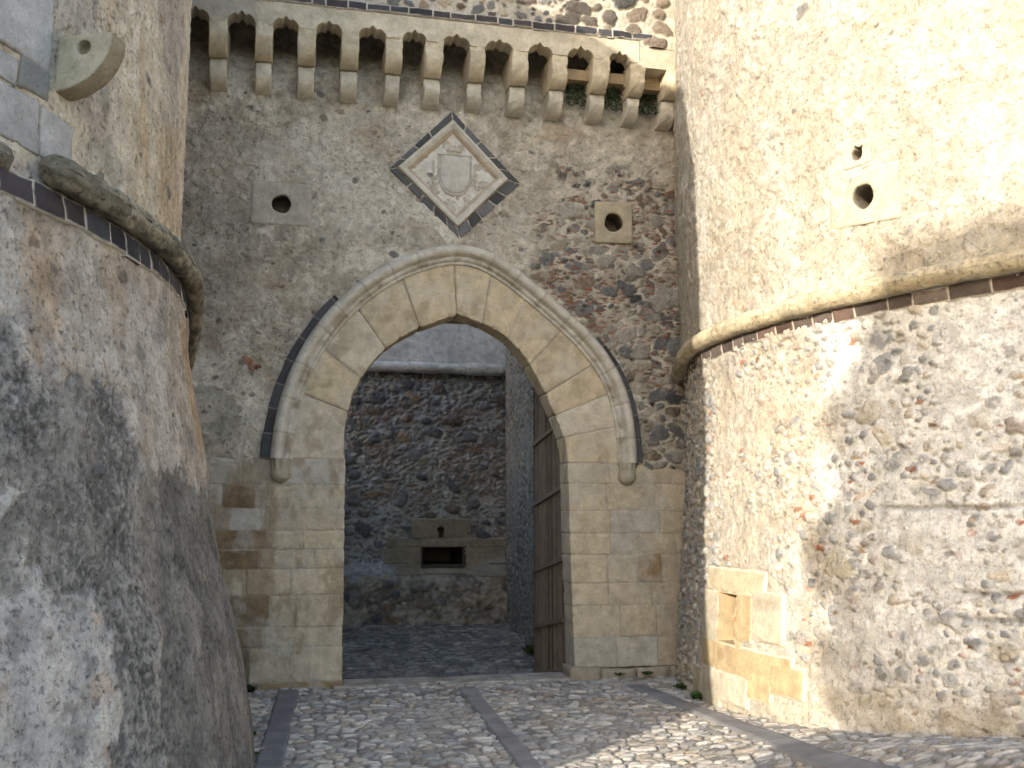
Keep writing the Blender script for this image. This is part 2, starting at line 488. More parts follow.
def ring_course(mapf, s0, s1, z, rmin, off, parent, seed, colf, joints, rough=0.006, taper=None, zf=None):
    S = np.arange(s0, s1, 0.018)
    A = np.linspace(0, 2 * np.pi, 33)
    s, a = np.meshgrid(S, A)
    d = .35 * perlin(s * 1.7, 0 * s, seed) * .03 + rough * fbm(s * 1.0, a * .3, 7, 4, seed + 1) + .5 * rough * fbm(s, a * .2, 30, 3, seed + 2)
    r = rmin + d
    for j in joints:
        r = r - .008 * np.exp(-((s - j) / .012) ** 2)
    if taper is not None: r = r * taper(S)[None, :]
    h = off + r * np.cos(a); zz = z + r * np.sin(a)
    if zf is not None: zz = zz + zf(s)
    C = colf(s, a)
    sg = np.searchsorted(np.array(sorted(joints)), S)
    C = C * (.86 + .3 * hashf(sg, sg, seed))[None, :, None]
    r = r * (1 + .10 * (hashf(sg, sg + 3, seed) - .5))[None, :]; h = off + r * np.cos(a) + .012 * (hashf(sg, sg + 7, seed) - .5)[None, :]; zz = z + r * np.sin(a) + (zf(s) if zf is not None else 0)
    for j in joints:
        C = mix(C, (.42, .38, .31), np.exp(-((s - j) / .012) ** 2) * .8)
    return grid_mesh('string_course', mapf(s, zz, h), C, M_PLASTER, parent, flip=True)

def brick_course(mapf, s0, s1, ztop, zbot, parent, seed, lo=.2, hi=.36, proud=.012, col=(.06, .06, .066)):
    rng = np.random.default_rng(seed)
    bl, s = [], s0
    while s < s1:
        l = rng.uniform(lo, hi)
        b = zbot + rng.uniform(-.012, .012)
        c = np.array(col) * rng.uniform(.7, 1.5) * (np.array((1.15, .98, .92)) if rng.random() < .4 else 1)
        bl.append((s, s + l, b, ztop + rng.uniform(-.006, .006), c)); s += l
    return block_panel('brick_course', mapf, bl, parent, seed, mat=M_DARKSTONE, proud=proud, joint=(.50, .46, .40), jw=.010, jd=.006, step=.010, margin=.004)

def build_right_tower():
    t = empty('round_tower', (0, 0, 0), 'sunlit pale round tower with rubble base and a square gun slit at its foot', 'tower')
    S, Z = axes(16.9, 23.7, 0.0125, 2 * np.pi * RR, -0.5, 8.4, 0.0125, 10.2)
    s, z = np.meshgrid(S, Z)
    up = sstep(ZR - .02, ZR + .02, z)
    # -- lower masonry: mortar with river stones
    n1, n2, n3 = fbm(s, z, .55, 5, 1), fbm(s, z, 2.3, 5, 2), fbm(s, z, 11, 4, 3)
    nb = fbm(s, z, 5.0, 5, 14)
    C = mix((.50, .465, .41), (.575, .545, .495), sstep(-.35, .45, n2))
    C = mix(C, (.455, .45, .44), sstep(-.2, .5, n1) * .7)
    gr = fbm(s, z, 9, 5, 17, gain=.72)
    C = mix(C, (.36, .30, .225), sstep(.05, .55, fbm(s, z, 2.8, 6, 18, gain=.7)) * .55)
    C = mix(C, (.62, .60, .56), sstep(.1, .5, fbm(s, z, 1.9, 6, 19, gain=.68)) * .5)
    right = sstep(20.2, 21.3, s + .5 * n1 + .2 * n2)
    C = mix(C, mix((.60, .595, .58), (.70, .69, .665), sstep(-.3, .3, n2)), right * .88)  # greyish white mortar, lifted further to brighten the shaded side
    C = mix(C, C * np.array((.82, .79, .74)), 1 - right)  # mortar colour lowered on the sunlit side to hold back glare
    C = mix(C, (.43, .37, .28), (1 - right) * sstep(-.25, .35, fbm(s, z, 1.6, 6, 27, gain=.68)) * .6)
    C = C * (1 + .22 * gr)[..., None]
    H = .016 * n2 + .011 * nb + .012 * gr
    thin = sstep(20.6, 19.4, s) * sstep(.7, 1.5, z) - 1.6 * sstep(18.95, 18.5, s)
    coverL = np.clip(sstep(-.12, .3, fbm(s, z, 1.5, 5, 8) + .42 * thin - .05) + .6 * sstep(.1, .35, fbm(s, z, 7, 4, 9)), 0, 1) * (1 - .7 * sstep(18.95, 18.5, s))
    acc = None
    st = scatter(5, 16.9, 23.7, -.4, 3.8, 3300, lambda r, n: np.clip(r.lognormal(-3.6, .42, n), .014, .10), gap=.012)
    stamp(S, Z, H, C, st, 6, w=(2.2, 3, 3.2, 3.2, 1.0, 2.2, .25, .8), pal=PAL * .95 + .16, groove=.012, cover=np.clip(coverL * .96 + .10, 0, 1), proud=(.010, .042))
    st = scatter(15, 16.9, 23.7, .3, 3.8, 150, lambda r, n: r.uniform(.012, .03, n), gap=.01)
    stamp(S, Z, H, C, st, 16, pal=np.array([(.36, .15, .095), (.32, .18, .12), (.42, .32, .23)]), asp=(1.2, 2.6), cover=coverL * .7, proud=(.004, .014))
    big = [(21.35, .33, .17), (22.2, .36, .21), (23.0, .42, .18), (21.72, .14, .10), (21.15, .52, .07), (20.95, 1.55, .13), (22.7, 1.35, .12), (22.4, .95, .08), (21.3, 2.9, .11), (22.9, 2.2, .13), (21.7, 1.75, .09), (22.3, 2.75, .08)]
    stamp(S, Z, H, C, big, 26, pal=np.array([(.44, .40, .32), (.38, .345, .285), (.28, .27, .26)]), asp=(1.2, 1.7), rot=.12, proud=(.015, .03), cover=np.clip(coverL * .6, 0, 1))
    dent_holes(S, Z, H, C, 520, 31, 16.9, 23.7, 0, 3.7, r=(.008, .028), dark=.6, depth=.022)
    # horizontal ledge lines of old courses
    for (zc, sa, sb) in ((2.05, 21.2, 23.3), (1.38, 21.9, 23.6), (1.18, 22.0, 23.4)):
        k = np.exp(-((z - zc - .03 * perlin(s * 2, 0 * s, 4)) / .02) ** 2) * sstep(sa, sa + .3, s) * sstep(sb, sb - .3, s)
        H -= .03 * k; C = mix(C, C * .6, k)
    low = sstep(.75, .2, z + .15 * n2 - gh(s * 0 + 2.6, np.clip(-(s - 18.4), -6, 0)))
    C = mix(C, (.50, .42, .30), low * .4)
    # -- upper plaster
    m1, m2 = fbm(s, z, .9, 5, 51), fbm(s * .9, z, 2.6, 5, 52)
    m3, m4 = fbm(s, z, 8, 5, 53), fbm(s * 1.3, z * .5, 1.5, 4, 54)
    U = mix((.50, .44, .35), (.59, .54, .45), sstep(-.4, .4, fbm(s, z, 2.4, 6, 63, gain=.66)))
    lay1 = sstep(.05, .11, m1 + .35 * m3)
    lay2 = sstep(.12, .17, m2 + .3 * m3 - .15 * m1)
    U = mix(U, (.44, .375, .285), lay1 * .7)
    U = mix(U, (.63, .59, .51), lay2 * (1 - lay1 * .6))
    U = mix(U, (.52, .41, .27), sstep(.22, .5, m4) * .4)
    U = mix(U, (.43, .405, .365), sstep(.2, .5, fbm(s, z, .8, 4, 57)) * .5)
    U = mix(U, (.38, .32, .24), sstep(.2, .42, fbm(s, z, 3.5, 5, 59)) * .45)
    leftg = sstep(18.75, 18.35, s)                       # greyer, rougher flank next to the gate
    U = mix(U, (.30, .275, .235), leftg * .55)
    gu = fbm(s, z, 7, 6, 64, gain=.7)
    U = U * (1 + .13 * gu)[..., None]
    U = U * .70
    U = mix(U, (.37, .325, .26), sstep(.12, .5, fbm(s, z, 1.7, 6, 65, gain=.7)) * .3)
    U = mix(U, (.56, .55, .53), sstep(.15, .5, fbm(s, z, 1.1, 6, 66, gain=.66)) * .4)
    U = mix(U, (.455, .415, .34), .42)
    HU = .012 * lay2 - .010 * lay1 + .010 * m1 + .006 * m3 + .012 * gu
    cr = np.abs(fbm(s, z, 1.4, 4, 61)); crm = sstep(.02, .0, cr) * sstep(.0, .3, fbm(s, z, .8, 3, 62))
    HU -= .012 * crm; U = mix(U, U * .6, crm * .8)
    Hu, Cu = HU.copy(), U.copy()
    st = scatter(71, 16.9, 23.7, 4.1, 8.3, 420, lambda r, n: np.clip(r.lognormal(-3.6, .4, n), .012, .07), gap=.03)
    stamp(S, Z, Hu, Cu, st, 72, pal=PAL * 1.5, w=(.5, 1, 3, 4, .6, 4, .3, 0), cover=np.clip(1.1 - .8 * lay1, 0, 1), proud=(.003, .012))
    dent_holes(S, Z, Hu, Cu, 420, 73, 16.9, 23.7, 4.1, 8.3, r=(.006, .02), dark=.6, depth=.018)
    H = H * (1 - up) + Hu * up; C = mix(C, Cu, up)
    under = poly_mask(s, z, [(18.3, -.3), (20.62, -.3), (20.62, .62), (20.45, .72), (20.3, 1.28), (19.97, 1.46), (18.68, 1.46), (18.3, .4)], .02)
    H = np.minimum(H, .05 - .07 * under)
    ports = [(21.385, 4.845, .21), (21.34, 5.25, .105), (19.05, 19.46, .66, 1.18)]
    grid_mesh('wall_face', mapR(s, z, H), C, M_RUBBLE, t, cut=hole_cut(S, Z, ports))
    gun_port(mapR, 21.375, 4.85, .37, .26, .115, t, (.435, .385, .295), 4, proud=.006, skew=-.09, depth=1.6, name='gun_port')
    gun_port(mapR, 21.345, 5.255, .15, .115, .062, t, (.47, .41, .315), 9, proud=.014, notch=True, name='vent_hole')
    # gun slit at the foot with its ashlar surround
    A, B, D = (.42, .355, .25), (.45, .395, .305), (.42, .32, .19)
    bl = [(18.72, 19.95, 1.19, 1.43, A), (18.58, 19.05, .62, 1.17, B), (19.46, 19.76, .72, 1.20, D), (19.76, 20.26, .76, 1.24, B),
          (18.62, 20.40, .37, .66, D), (18.36, 18.66, -.02, .33, A), (18.66, 19.15, -.02, .36, B), (19.15, 19.72, .08, .38, B), (19.72, 20.10, .2, .45, D), (20.10, 20.56, .3, .58, D)]
    block_panel('slit_surround', mapR, bl, t, 12, cut=[(19.05, 19.46, .665, 1.18)], proud=.02, joint=(.52, .46, .37))
    b = MB()
    th = 19.255 / RR
    def T(x, y, zz):      # x along the wall, y inwards
        p = mapR(np.array([19.255 + x]), np.array([zz]), np.array([.012 - y]))[0]
        return tuple(p)
    c1 = (.46, .36, .22)
    for (x0, x1, y0, y1, z0, z1) in ((-.255, -.2, 0, .5, .62, 1.2), (.2, .26, 0, .5, .62, 1.2), (-.25, .25, 0, .5, 1.172, 1.23), (-.25, .25, 0, .5, .60, .672), (-.25, .25, .5, .55, .6, 1.23)):
        b.box(x0, x1, y0, y1, z0, z1, c1, T)
    b.build('slit_lining', M_ASHLAR, t, sub=3, rough=.004)
    # crumbled brick inside the right cheek
    st = MB(); rng = random.Random(4)
    for k in range(9):
        zz = .69 + k * .052; x = .19 - rng.random() * .05
        st.box(x - .05, x + .03, .02 + rng.random() * .03, .2, zz, zz + .04, (.40, .2, .12) if k % 3 == 1 else (.46, .37, .25), T)
    st.build('broken_brick', M_ASHLAR, t, bevel=.006)
    zr_ = lambda s: -.17 * sstep(18.6, 16.9, s) ** 1.2
    bricks = brick_course(lambda a, b, c: mapR(a, b + zr_(a), c), 16.95, 23.6, 3.885, 3.755, t, 21, .22, .36, proud=.016, col=(.105, .085, .075))
    jn = list(np.arange(17.3, 23.6, .62))
    def cf(s, a):
        base = mix((.52, .45, .32), (.44, .37, .25), sstep(-.3, .3, fbm(s, a * .3, 2, 4, 81)))
        return mix(base, (.27, .25, .21), sstep(.2, .6, fbm(s, a * .2, 5, 4, 82)) * .5)
    ring_course(mapR, 16.9, 23.68, ZR, .095, .065, t, 83, cf, jn, rough=.006, zf=zr_)
    # flat top
    top = MB(); n = 64
    vsr = [(CR[0] + 6.12 * math.cos(2 * math.pi * k / n), CR[1] + 6.12 * math.sin(2 * math.pi * k / n), 10.19) for k in range(n)]
    top.add(vsr, [tuple(range(n))], (.4, .35, .28)); top.build('tower_top', M_PLASTER, t)
    return t

def build_left_tower():
    t = empty('round_tower', (0, 0, 0), 'shaded battered round tower stained dark grey below with a broken string course', 'tower')
    S, Z = axes(-4.3, 1.7, 0.013, 2 * np.pi * RR, -0.5, 7.4, 0.013, 9.95)
    s, z = np.meshgrid(S, Z)
    n1, n2, n3 = fbm(s, z, .8, 5, 101), fbm(s, z, 2.6, 5, 102), fbm(s, z, 10, 5, 103)
    n4 = fbm(s * 1.6, z * .45, 1.5, 6, 104, gain=.62)               # vertical streaking
    ws, wz = s + .16 * fbm(s, z, 2.5, 6, 98, gain=.7) + .04 * n3, z + .20 * fbm(s, z * .8, 2.2, 6, 105, gain=.7) + .05 * fbm(s, z, 12, 4, 106, gain=.65)
    # pale limewash
    C = mix((.34, .30, .26), (.43, .40, .365), sstep(-.35, .35, fbm(s, z, 2.2, 6, 97, gain=.68)))
    C = mix(C, (.48, .46, .44), sstep(.05, .45, n1 + .3 * n3) * .6)
    C = mix(C, (.38, .29, .205), sstep(.1, .5, n4) * .4)
    C = mix(C, (.20, .19, .185), sstep(.28, .5, fbm(s, z, 1.7, 5, 107)) * .5)
    H = .010 * n1 + .008 * n2 + .005 * n3
    # patches on the upper wall
    upz = sstep(ZR - .03, ZR + .03, z)
    C = mix(C, mix((.50, .45, .37), (.58, .54, .46), sstep(-.3, .3, n2)), upz * .82)
    C = mix(C, (.41, .32, .21), upz * sstep(.15, .55, fbm(s * 1.8, z * .4, 1.3, 4, 108)) * .6)
    C = mix(C, (.27, .26, .25), upz * sstep(.16, .34, fbm(s, z * .7, 1.1, 5, 109)) * .55)
    for poly, col, k in (([(-2.65, 3.64), (-2.40, 3.64), (-2.47, 2.9), (-2.70, 2.85)], (.38, .265, .165), .55),
                         ([(-1.02, 4.9), (-.15, 5.2), (.2, 4.33), (-.6, 4.1)], (.40, .30, .19), .5),
                         ([(-.3, 3.45), (.3, 3.6), (.5, 2.5), (-.2, 2.4)], (.38, .27, .165), .65)):
        C = mix(C, np.array(col) * (1 + .2 * n3)[..., None], poly_mask(ws, wz, poly, .09) * k)
    red = sstep(.2, .5, fbm(s, z, 4, 5, 110)) * poly_mask(ws, wz, [(-3.2, 3.7), (-2.75, 3.7), (-2.8, 3.2), (-3.2, 3.2)], .1)
    C = mix(C, (.24, .13, .095), red * .8)
    # dark lichen crust below
    dark = poly_mask(ws, wz, [(-4.6, 3.15), (-3.3, 3.02), (-2.89, 2.95), (-2.70, 2.76), (-2.47, 2.71), (-2.11, 2.84), (-1.9, 2.76), (-1.77, 2.52), (-1.55, 2.2), (-1.0, 2.3), (-.5, 2.22), (2.2, 2.35), (2.2, -1), (-4.6, -1)], .07)
    spk = fbm(s, z, 18, 5, 111, gain=.72)
    dk = mix((.105, .105, .105), (.225, .222, .217), sstep(-.35, .35, .5 * n2 + .9 * spk))
    dk = mix(dk, (.31, .305, .30), sstep(.0, .6, spk + .6 * n1) * .6)
    C = mix(C, dk, dark * (.82 + .18 * sstep(-.3, .2, n1)))
    light = poly_mask(ws, wz, [(-4.6, 1.75), (-3.03, 1.62), (-2.9, 1.68), (-2.73, 1.69), (-2.64, 1.59), (-2.4, 1.46), (-2.32, 1.29), (-2.36, 1.0), (-2.48, .6), (-2.5, -.6), (-4.6, -.6)], .06)
    light = np.maximum(light, poly_mask(ws, wz, [(-2.99, 2.2), (-2.91, 2.22), (-2.87, 2.1), (-2.92, 1.95), (-3.02, 1.9)], .03))
    lw = mix((.38, .375, .375), (.47, .45, .43), sstep(-.3, .3, n2))
    lw = mix(lw, (.42, .30, .22), sstep(.25, .6, fbm(s, z, 3, 4, 112)) * .5)
    lw = mix(lw, (.17, .17, .17), sstep(.22, .55, fbm(s, z, 4.2, 6, 113, gain=.66)) * .7)
    C = mix(C, lw, light)
    cem = poly_mask(ws, wz, [(-1.83, 2.14), (-1.57, 2.25), (-1.0, 2.3), (-.5, 2.2), (2.2, 2.3), (2.2, -1), (-1.75, -1), (-1.95, .5), (-2.0, .92), (-1.81, 1.23), (-1.9, 1.71)], .05)
    C = mix(C, mix((.125, .123, .12), (.20, .196, .188), sstep(-.4, .4, n2 + .3 * n4 + .5 * spk)), cem * (1 - light) * .85)
    edge = cem * (1 - cem) * 4
    C = mix(C, (.36, .34, .32), np.clip(edge, 0, 1) * sstep(.0, .4, n1 + n3 * .5) * .8)
    C = mix(C, (.32, .29, .265), sstep(.12, .5, fbm(s * 1.6, z * .4, 1.6, 5, 120)) * cem * .4)
    grit = fbm(s, z, 9, 6, 96, gain=.76)
    C = C * (1 + .22 * grit)[..., None] * np.array((1.08, 1.03, .97))
    crk = np.abs(fbm(s, z, 1.0, 5, 95)); ck = sstep(.012, 0, crk) * sstep(.0, .3, fbm(s, z, .9, 3, 94))
    C = mix(C, C * .5, ck * .8)
    H += .011 * grit - .012 * ck
    H += .010 * (1 - dark) + .004 * dark * spk + .010 * light - .004 * cem
    # light ashlar let into the upper left
    H0 = H.copy()
    dent_holes(S, Z, H, C, 650, 114, -4.3, 1.6, 0, 7.3, r=(.005, .02), dark=.55, depth=.014)
    st = scatter(115, -4.3, 1.6, .0, 7.2, 150, lambda r, n: r.uniform(.015, .05, n), gap=.05)
    stamp(S, Z, H, C, st, 116, w=(1, 2, 2, 2, 1, 1, .6, 1), cover=np.clip(.35 + sstep(0, .2, fbm(s, z, 1.5, 3, 117)), 0, 1), proud=(.003, .012))
    grid_mesh('wall_face', mapL(s, z, H), C, M_PLASTER, t)
    W1, W2, G = (.40, .385, .375), (.37, .355, .345), (.20, .20, .195)
    bl = [(-3.9, -2.43, 4.60, 5.15, W1), (-3.3, -2.70, 4.40, 4.56, W2), (-2.68, -2.42, 4.42, 4.60, G), (-3.9, -3.3, 4.1, 4.55, W1),
          (-3.28, -2.5, 4.06, 4.385, W2), (-2.49, -2.17, 4.07, 4.37, W1)]
    block_panel('ashlar_repair', mapL, bl, t, 118, proud=.022, joint=(.27, .25, .22), jw=.008)
    brick_course(lambda a, b, c: mapL(a, b - .12 * np.maximum(0, a + .2) ** 2, c), -4.3, 2.2, 3.875, 3.715, t, 121, .2, .32, proud=.036, col=(.05, .05, .056))
    def cf(s, a):
        base = mix((.31, .275, .205), (.20, .18, .135), sstep(-.3, .3, fbm(s, a * .3, 2.5, 4, 122)))
        return mix(base, (.105, .105, .085), sstep(.1, .5, fbm(s, a * .25, 6, 4, 123)) * .6)
    zf = lambda s: -.12 * np.maximum(0, s + .2) ** 2
    tp = lambda S_: np.where(S_ < -2.52, .02, 1.0) * np.clip(.6 + (S_ + 2.52) * 6, .6, 1.0)
    ring_course(mapL, -2.54, 2.3, ZR + .01, .10, .085, t, 124, cf, [-1.75, -1.15, -.72, -.3, .25], rough=.016, taper=tp, zf=zf)
    tp2 = lambda S_: np.where((S_ > -2.80), .02, 1.0)
    ring_course(mapL, -4.3, -2.79, ZR - .03, .085, -.005, t, 126, cf, [-3.5], rough=.01, taper=tp2)
    # quarter-round bracket with a socket, projecting from the wall
    th = -2.36 / RR
    nv, tv = np.array((math.cos(th), math.sin(th))), np.array((-math.sin(th), math.cos(th)))
    def mb(p, w, z): return np.stack([CL[0] + (6.0 + p) * nv[0] + w * tv[0], CL[1] + (6.0 + p) * nv[1] + w * tv[1], z], -1)
    o = [(-.06, 4.865), (-.06, 4.52)] + [(.375 * math.sin(a), 4.865 - .345 * math.cos(a)) for a in np.linspace(0.0, math.pi / 2 * .93, 16)] + [(.37, 4.872)]
    o = np.array(o + o[:1])
    K = 200
    cum = np.concatenate([[0], np.cumsum(np.linalg.norm(np.diff(o, axis=0), axis=1))])
    tt = np.linspace(0, cum[-1], K)
    op, oz = np.interp(tt, cum, o[:, 0]), np.interp(tt, cum, o[:, 1])
    cp, cz, cr = .185, 4.79, .046
    ang = np.arctan2(oz - cz, op - cp)
    hp, hz = cp + cr * np.cos(ang), cz + cr * np.sin(ang)
    rows, cols = [], []
    cb, cu = np.array((.40, .375, .285)), np.array((.30, .25, .175))  # rim and socket darker than the face, their shade painted in
    def row(p, zz, w, c):
        d = .006 * fbm(p + w, zz, 8, 4, 131)
        rows.append(mb(p, np.full(K, w) + d, zz + .4 * d)); cols.append(c * (1 + .2 * fbm(p + w, zz, 7, 4, 132))[:, None])
    row(op * 0 + cp, oz * 0 + cz, .15, cu)
    for w in (.15, .11, .08, .05, .02, .008): row(op, oz, w, cu)
    for q in (.03, .1, .25, .4, .6, .8, .95): row(op * (1 - q) + hp * q, oz * (1 - q) + hz * q, 0, cb)
    row(hp, hz, .006, cb); row(hp, hz, .04, cb * .9); row(hp, hz, .075, cb * .8)
    row(hp * 0 + cp, hz * 0 + cz, .075, cb * .8)
    grid_mesh('bracket_stone', np.array(rows), np.array(cols), M_ASHLAR, t)
    top = MB(); n = 64
    vsr = [(CL[0] + 5.71 * math.cos(2 * math.pi * k / n), CL[1] + 5.71 * math.sin(2 * math.pi * k / n), 9.94) for k in range(n)]
    top.add(vsr, [tuple(range(n))], (.35, .32, .28)); top.build('tower_top', M_PLASTER, t)
    return t
build_right_tower()
build_left_tower()

# ------------------------------------------------------------------ gate wall
def wall_map(y0=0.0):
    return lambda S, Z, H: np.stack([S + 0 * Z, y0 - H, Z + 0 * S], -1)
mapW = wall_map(0.0)
INTR_L = [(-1.42, 2.65), (-1.435, 2.98), (-1.35, 3.43), (-1.10, 3.87), (-.70, 4.22), (-.07, 4.50)]
INTR_R = [(1.36, 2.65), (1.26, 3.07), (1.11, 3.41), (.75, 4.05), (.37, 4.34), (-.07, 4.50)]
EXTR_L = [(-2.09, 2.65), (-2.07, 2.95), (-1.98, 3.40), (-1.74, 4.0), (-1.36, 4.50), (-.90, 4.88), (-.50, 5.08), (-.12, 5.18)]
EXTR_R = [(2.06, 2.65), (2.02, 3.15), (1.86, 3.72), (1.49, 4.19), (1.10, 4.52), (.72, 4.84), (.25, 5.11), (-.12, 5.18)]
def spline(pts, n):
    p = np.array(pts, float); m = len(p)
    ext = np.vstack([2 * p[0] - p[1], p, 2 * p[-1] - p[-2]])
    out = []
    for i in range(m - 1):
        p0, p1, p2, p3 = ext[i:i + 4]
        for t in np.linspace(0, 1, 20, endpoint=False):
            out.append(.5 * (2 * p1 + (p2 - p0) * t + (2 * p0 - 5 * p1 + 4 * p2 - p3) * t * t + (3 * p1 - p0 - 3 * p2 + p3) * t ** 3))
    out.append(p[-1]); out = np.array(out)
    # fair the curve: one low-order polynomial through the traced points, ends kept
    tq = np.linspace(0, 1, len(out))
    L0 = np.concatenate([[0], np.cumsum(np.linalg.norm(np.diff(out, axis=0), axis=1))]); L0 /= L0[-1]
    fx, fz = np.polyval(np.polyfit(L0, out[:, 0], 5), tq), np.polyval(np.polyfit(L0, out[:, 1], 5), tq)
    fx += (p[0, 0] - fx[0]) * (1 - tq) + (p[-1, 0] - fx[-1]) * tq; fz += (p[0, 1] - fz[0]) * (1 - tq) + (p[-1, 1] - fz[-1]) * tq
    out = np.stack([fx, fz], 1)
    L = np.concatenate([[0], np.cumsum(np.linalg.norm(np.diff(out, axis=0), axis=1))])
    q = np.linspace(0, L[-1], n)
    return np.stack([np.interp(q, L, out[:, 0]), np.interp(q, L, out[:, 1])], 1)
REVEAL = 0.36

def build_gate():
    g = empty('gate_wall', (0, 0, 0), 'shaded gate wall with pointed limestone arch under a row of stone corbels', 'gate wall')
    # ---- wall face
    st_ = .0122
    S, Z = np.arange(-4.2, 3.75, st_), np.arange(2.55, 8.9, st_)
    s, z = np.meshgrid(S, Z)
    n1, n2, n3 = fbm(s, z, .9, 5, 201), fbm(s, z, 2.5, 5, 202), fbm(s, z, 10, 5, 203)
    rub = sstep(-.15, .35, (s - .62) * .55 - .25 * np.abs(z - 5.6) * (z > 5.6) + .55 * n1 + .25 * n2)        # bare rubble, right side
    rub = rub * (1 - .8 * sstep(6.35, 6.9, z + .2 * n2))
    # plaster coats
    big, mid, fin = fbm(s, z, .75, 6, 204, gain=.62), fbm(s, z, 2.6, 6, 205, gain=.66), fbm(s, z, 13, 4, 206, gain=.6)
    P = mix((.285, .255, .215), (.42, .39, .345), sstep(-.4, .4, mid))
    P = mix(P, (.50, .475, .43), sstep(-.05, .45, big + .4 * mid) * .7)
    P = mix(P, (.31, .235, .165), sstep(.1, .55, fbm(s, z, 1.1, 6, 210, gain=.62)) * .5)
    P = mix(P, (.21, .195, .17), sstep(.12, .5, fbm(s, z, 1.6, 6, 226, gain=.68)) * .55)
    l1 = sstep(.08, .14, fbm(s, z, 1.3, 6, 227, gain=.6)); l2 = sstep(.12, .17, fbm(s, z, 2.1, 6, 228, gain=.6))
    P = mix(P, (.235, .205, .165), l1 * .4); P = mix(P, (.37, .35, .315), l2 * .4)
    ws, wz = s + .10 * mid, z + .10 * fbm(s, z, 3, 5, 229, gain=.65)
    grey = poly_mask(ws, wz, [(-3.9, 6.0), (-2.6, 5.9), (-2.45, 5.1), (-2.9, 4.3), (-2.75, 3.9), (-3.9, 3.7)], .15)
    P = mix(P, (.19, .182, .165), grey * .5)
    P = mix(P, (.165, .16, .135), poly_mask(ws, wz, [(-3.6, 3.55), (-2.9, 3.5), (-2.62, 3.25), (-2.75, 2.85), (-3.05, 2.75), (-3.6, 2.8)], .03) * .75)
    P = mix(P, (.27, .205, .17), poly_mask(ws, wz, [(-3.6, 4.35), (-2.95, 4.3), (-2.95, 3.95), (-3.6, 3.95)], .12) * .4)
    worm = np.abs(fbm(s * 1.0, z * 1.5, 4.5, 4, 230)); wm = sstep(.07, .0, worm) * sstep(-.15, .35, fbm(s, z, .9, 4, 231) + .5 * sstep(6.0, 7.0, z))
    P = mix(P, (.50, .48, .44), sstep(-.1, .5, fbm(s, z, .55, 5, 232, gain=.55)) * .45); P = mix(P, P * .68, wm * .4); P = P * (1 + .16 * fin)[..., None] * np.array((1.16, 1.12, 1.05))
    HP = .011 * l2 - .009 * l1 + .014 * big + .010 * mid + .006 * fin - .014 * wm
    # rubble
    Cc = mix((.31, .285, .245), (.44, .41, .36), sstep(-.3, .3, n2 + .3 * n3))
    Cc = Cc * np.array((1.05, 1.0, .93))
    Hh = .014 * n2 + .009 * n3 - .006
    pal = np.array([(.065, .066, .07), (.11, .108, .105), (.165, .16, .15), (.25, .225, .185), (.17, .13, .095), (.30, .26, .205)])
    smear = np.clip(sstep(-.05, .35, fbm(s, z, 2.2, 5, 208)) * .8 + sstep(.1, .35, fbm(s, z, 8, 4, 209)) * .6, 0, 1)
    smear = smear * (1 - .55 * sstep(.9, 1.5, s) * sstep(6.2, 5.9, z))
    sa = scatter(211, -.6, 3.7, 2.6, 7.4, 1900, lambda r, n: np.clip(r.lognormal(-3.3, .5, n), .018, .13), gap=.006)
    stamp(S, Z, Hh, Cc, sa, 212, pal=pal, w=(1.0, 2.4, 3, 3.5, 1.5, 2.5), proud=(.004, .03), asp=(1.1, 2.2), cover=smear)
    # flat red tile fragments
    zones = ((2.72, 4.55, .38, .75), (2.45, 5.75, .55, .5), (1.05, 5.9, .5, .4), (.85, 6.2, .4, .3), (1.6, 4.75, .6, .5), (2.9, 5.2, .4, .7), (.5, 5.5, .5, .3))
    def acc(a, b): return max(math.exp(-((a - q[0]) / q[2]) ** 2 - ((b - q[1]) / q[3]) ** 2) for q in zones)
    tb = scatter(213, .0, 3.6, 3.0, 6.6, 900, lambda r, n: r.uniform(.007, .015, n), gap=.006, accept=acc, asp=3.0)
    stamp(S, Z, Hh, Cc, tb, 214, pal=np.array([(.24, .085, .05), (.19, .08, .05), (.27, .13, .085), (.20, .12, .09)]), asp=(2.2, 5), rot=.12, proud=(.003, .02), cover=smear * .7)
    bigs = [(1.43, 5.97, .12), (2.18, 4.95, .09), (2.75, 4.85, .16), (2.85, 4.2, .11), (2.8, 3.5, .08), (2.35, 4.1, .1), (2.62, 5.9, .08), (1.95, 4.9, .08), (2.6, 3.05, .1), (1.9, 5.3, .1), (2.3, 5.2, .1), (1.1, 5.3, .09)]
    stamp(S, Z, Hh, Cc, bigs, 215, pal=pal[:4] + .02, asp=(1.1, 1.6), proud=(.015, .035))
    dent_holes(S, Z, Hh, Cc, 300, 216, -.3, 3.6, 2.7, 7.3, r=(.01, .03), dark=.5, depth=.03)
    # scattered bits on the plaster side too
    sb = scatter(217, -4.0, 1.2, 2.7, 7.4, 170, lambda r, n: r.uniform(.012, .045, n), gap=.04)
    stamp(S, Z, HP, P, sb, 218, pal=pal, cover=np.clip(.2 + sstep(-.1, .15, -fbm(s, z, 1.6, 4, 219)), 0, 1), proud=(.0, .012))
    rs = [(-2.60, 3.83, .05), (-2.48, 3.76, .03), (-2.55, 3.74, .03)]
    stamp(S, Z, HP, P, rs, 220, pal=np.array([(.2, .1, .07), (.24, .13, .09)]), proud=(-.004, .006))
    dent_holes(S, Z, HP, P, 380, 221, -4, 1.2, 2.7, 7.4, r=(.006, .022), dark=.55, depth=.016)
    cr = np.abs(fbm(s, z, 1.1, 4, 222)); crm = sstep(.018, 0, cr) * sstep(.05, .3, fbm(s, z, .7, 3, 223))
    HP -= .012 * crm; P = mix(P, P * .55, crm * .8)
    C = mix(P, Cc, rub); H = HP * (1 - rub) + Hh * rub
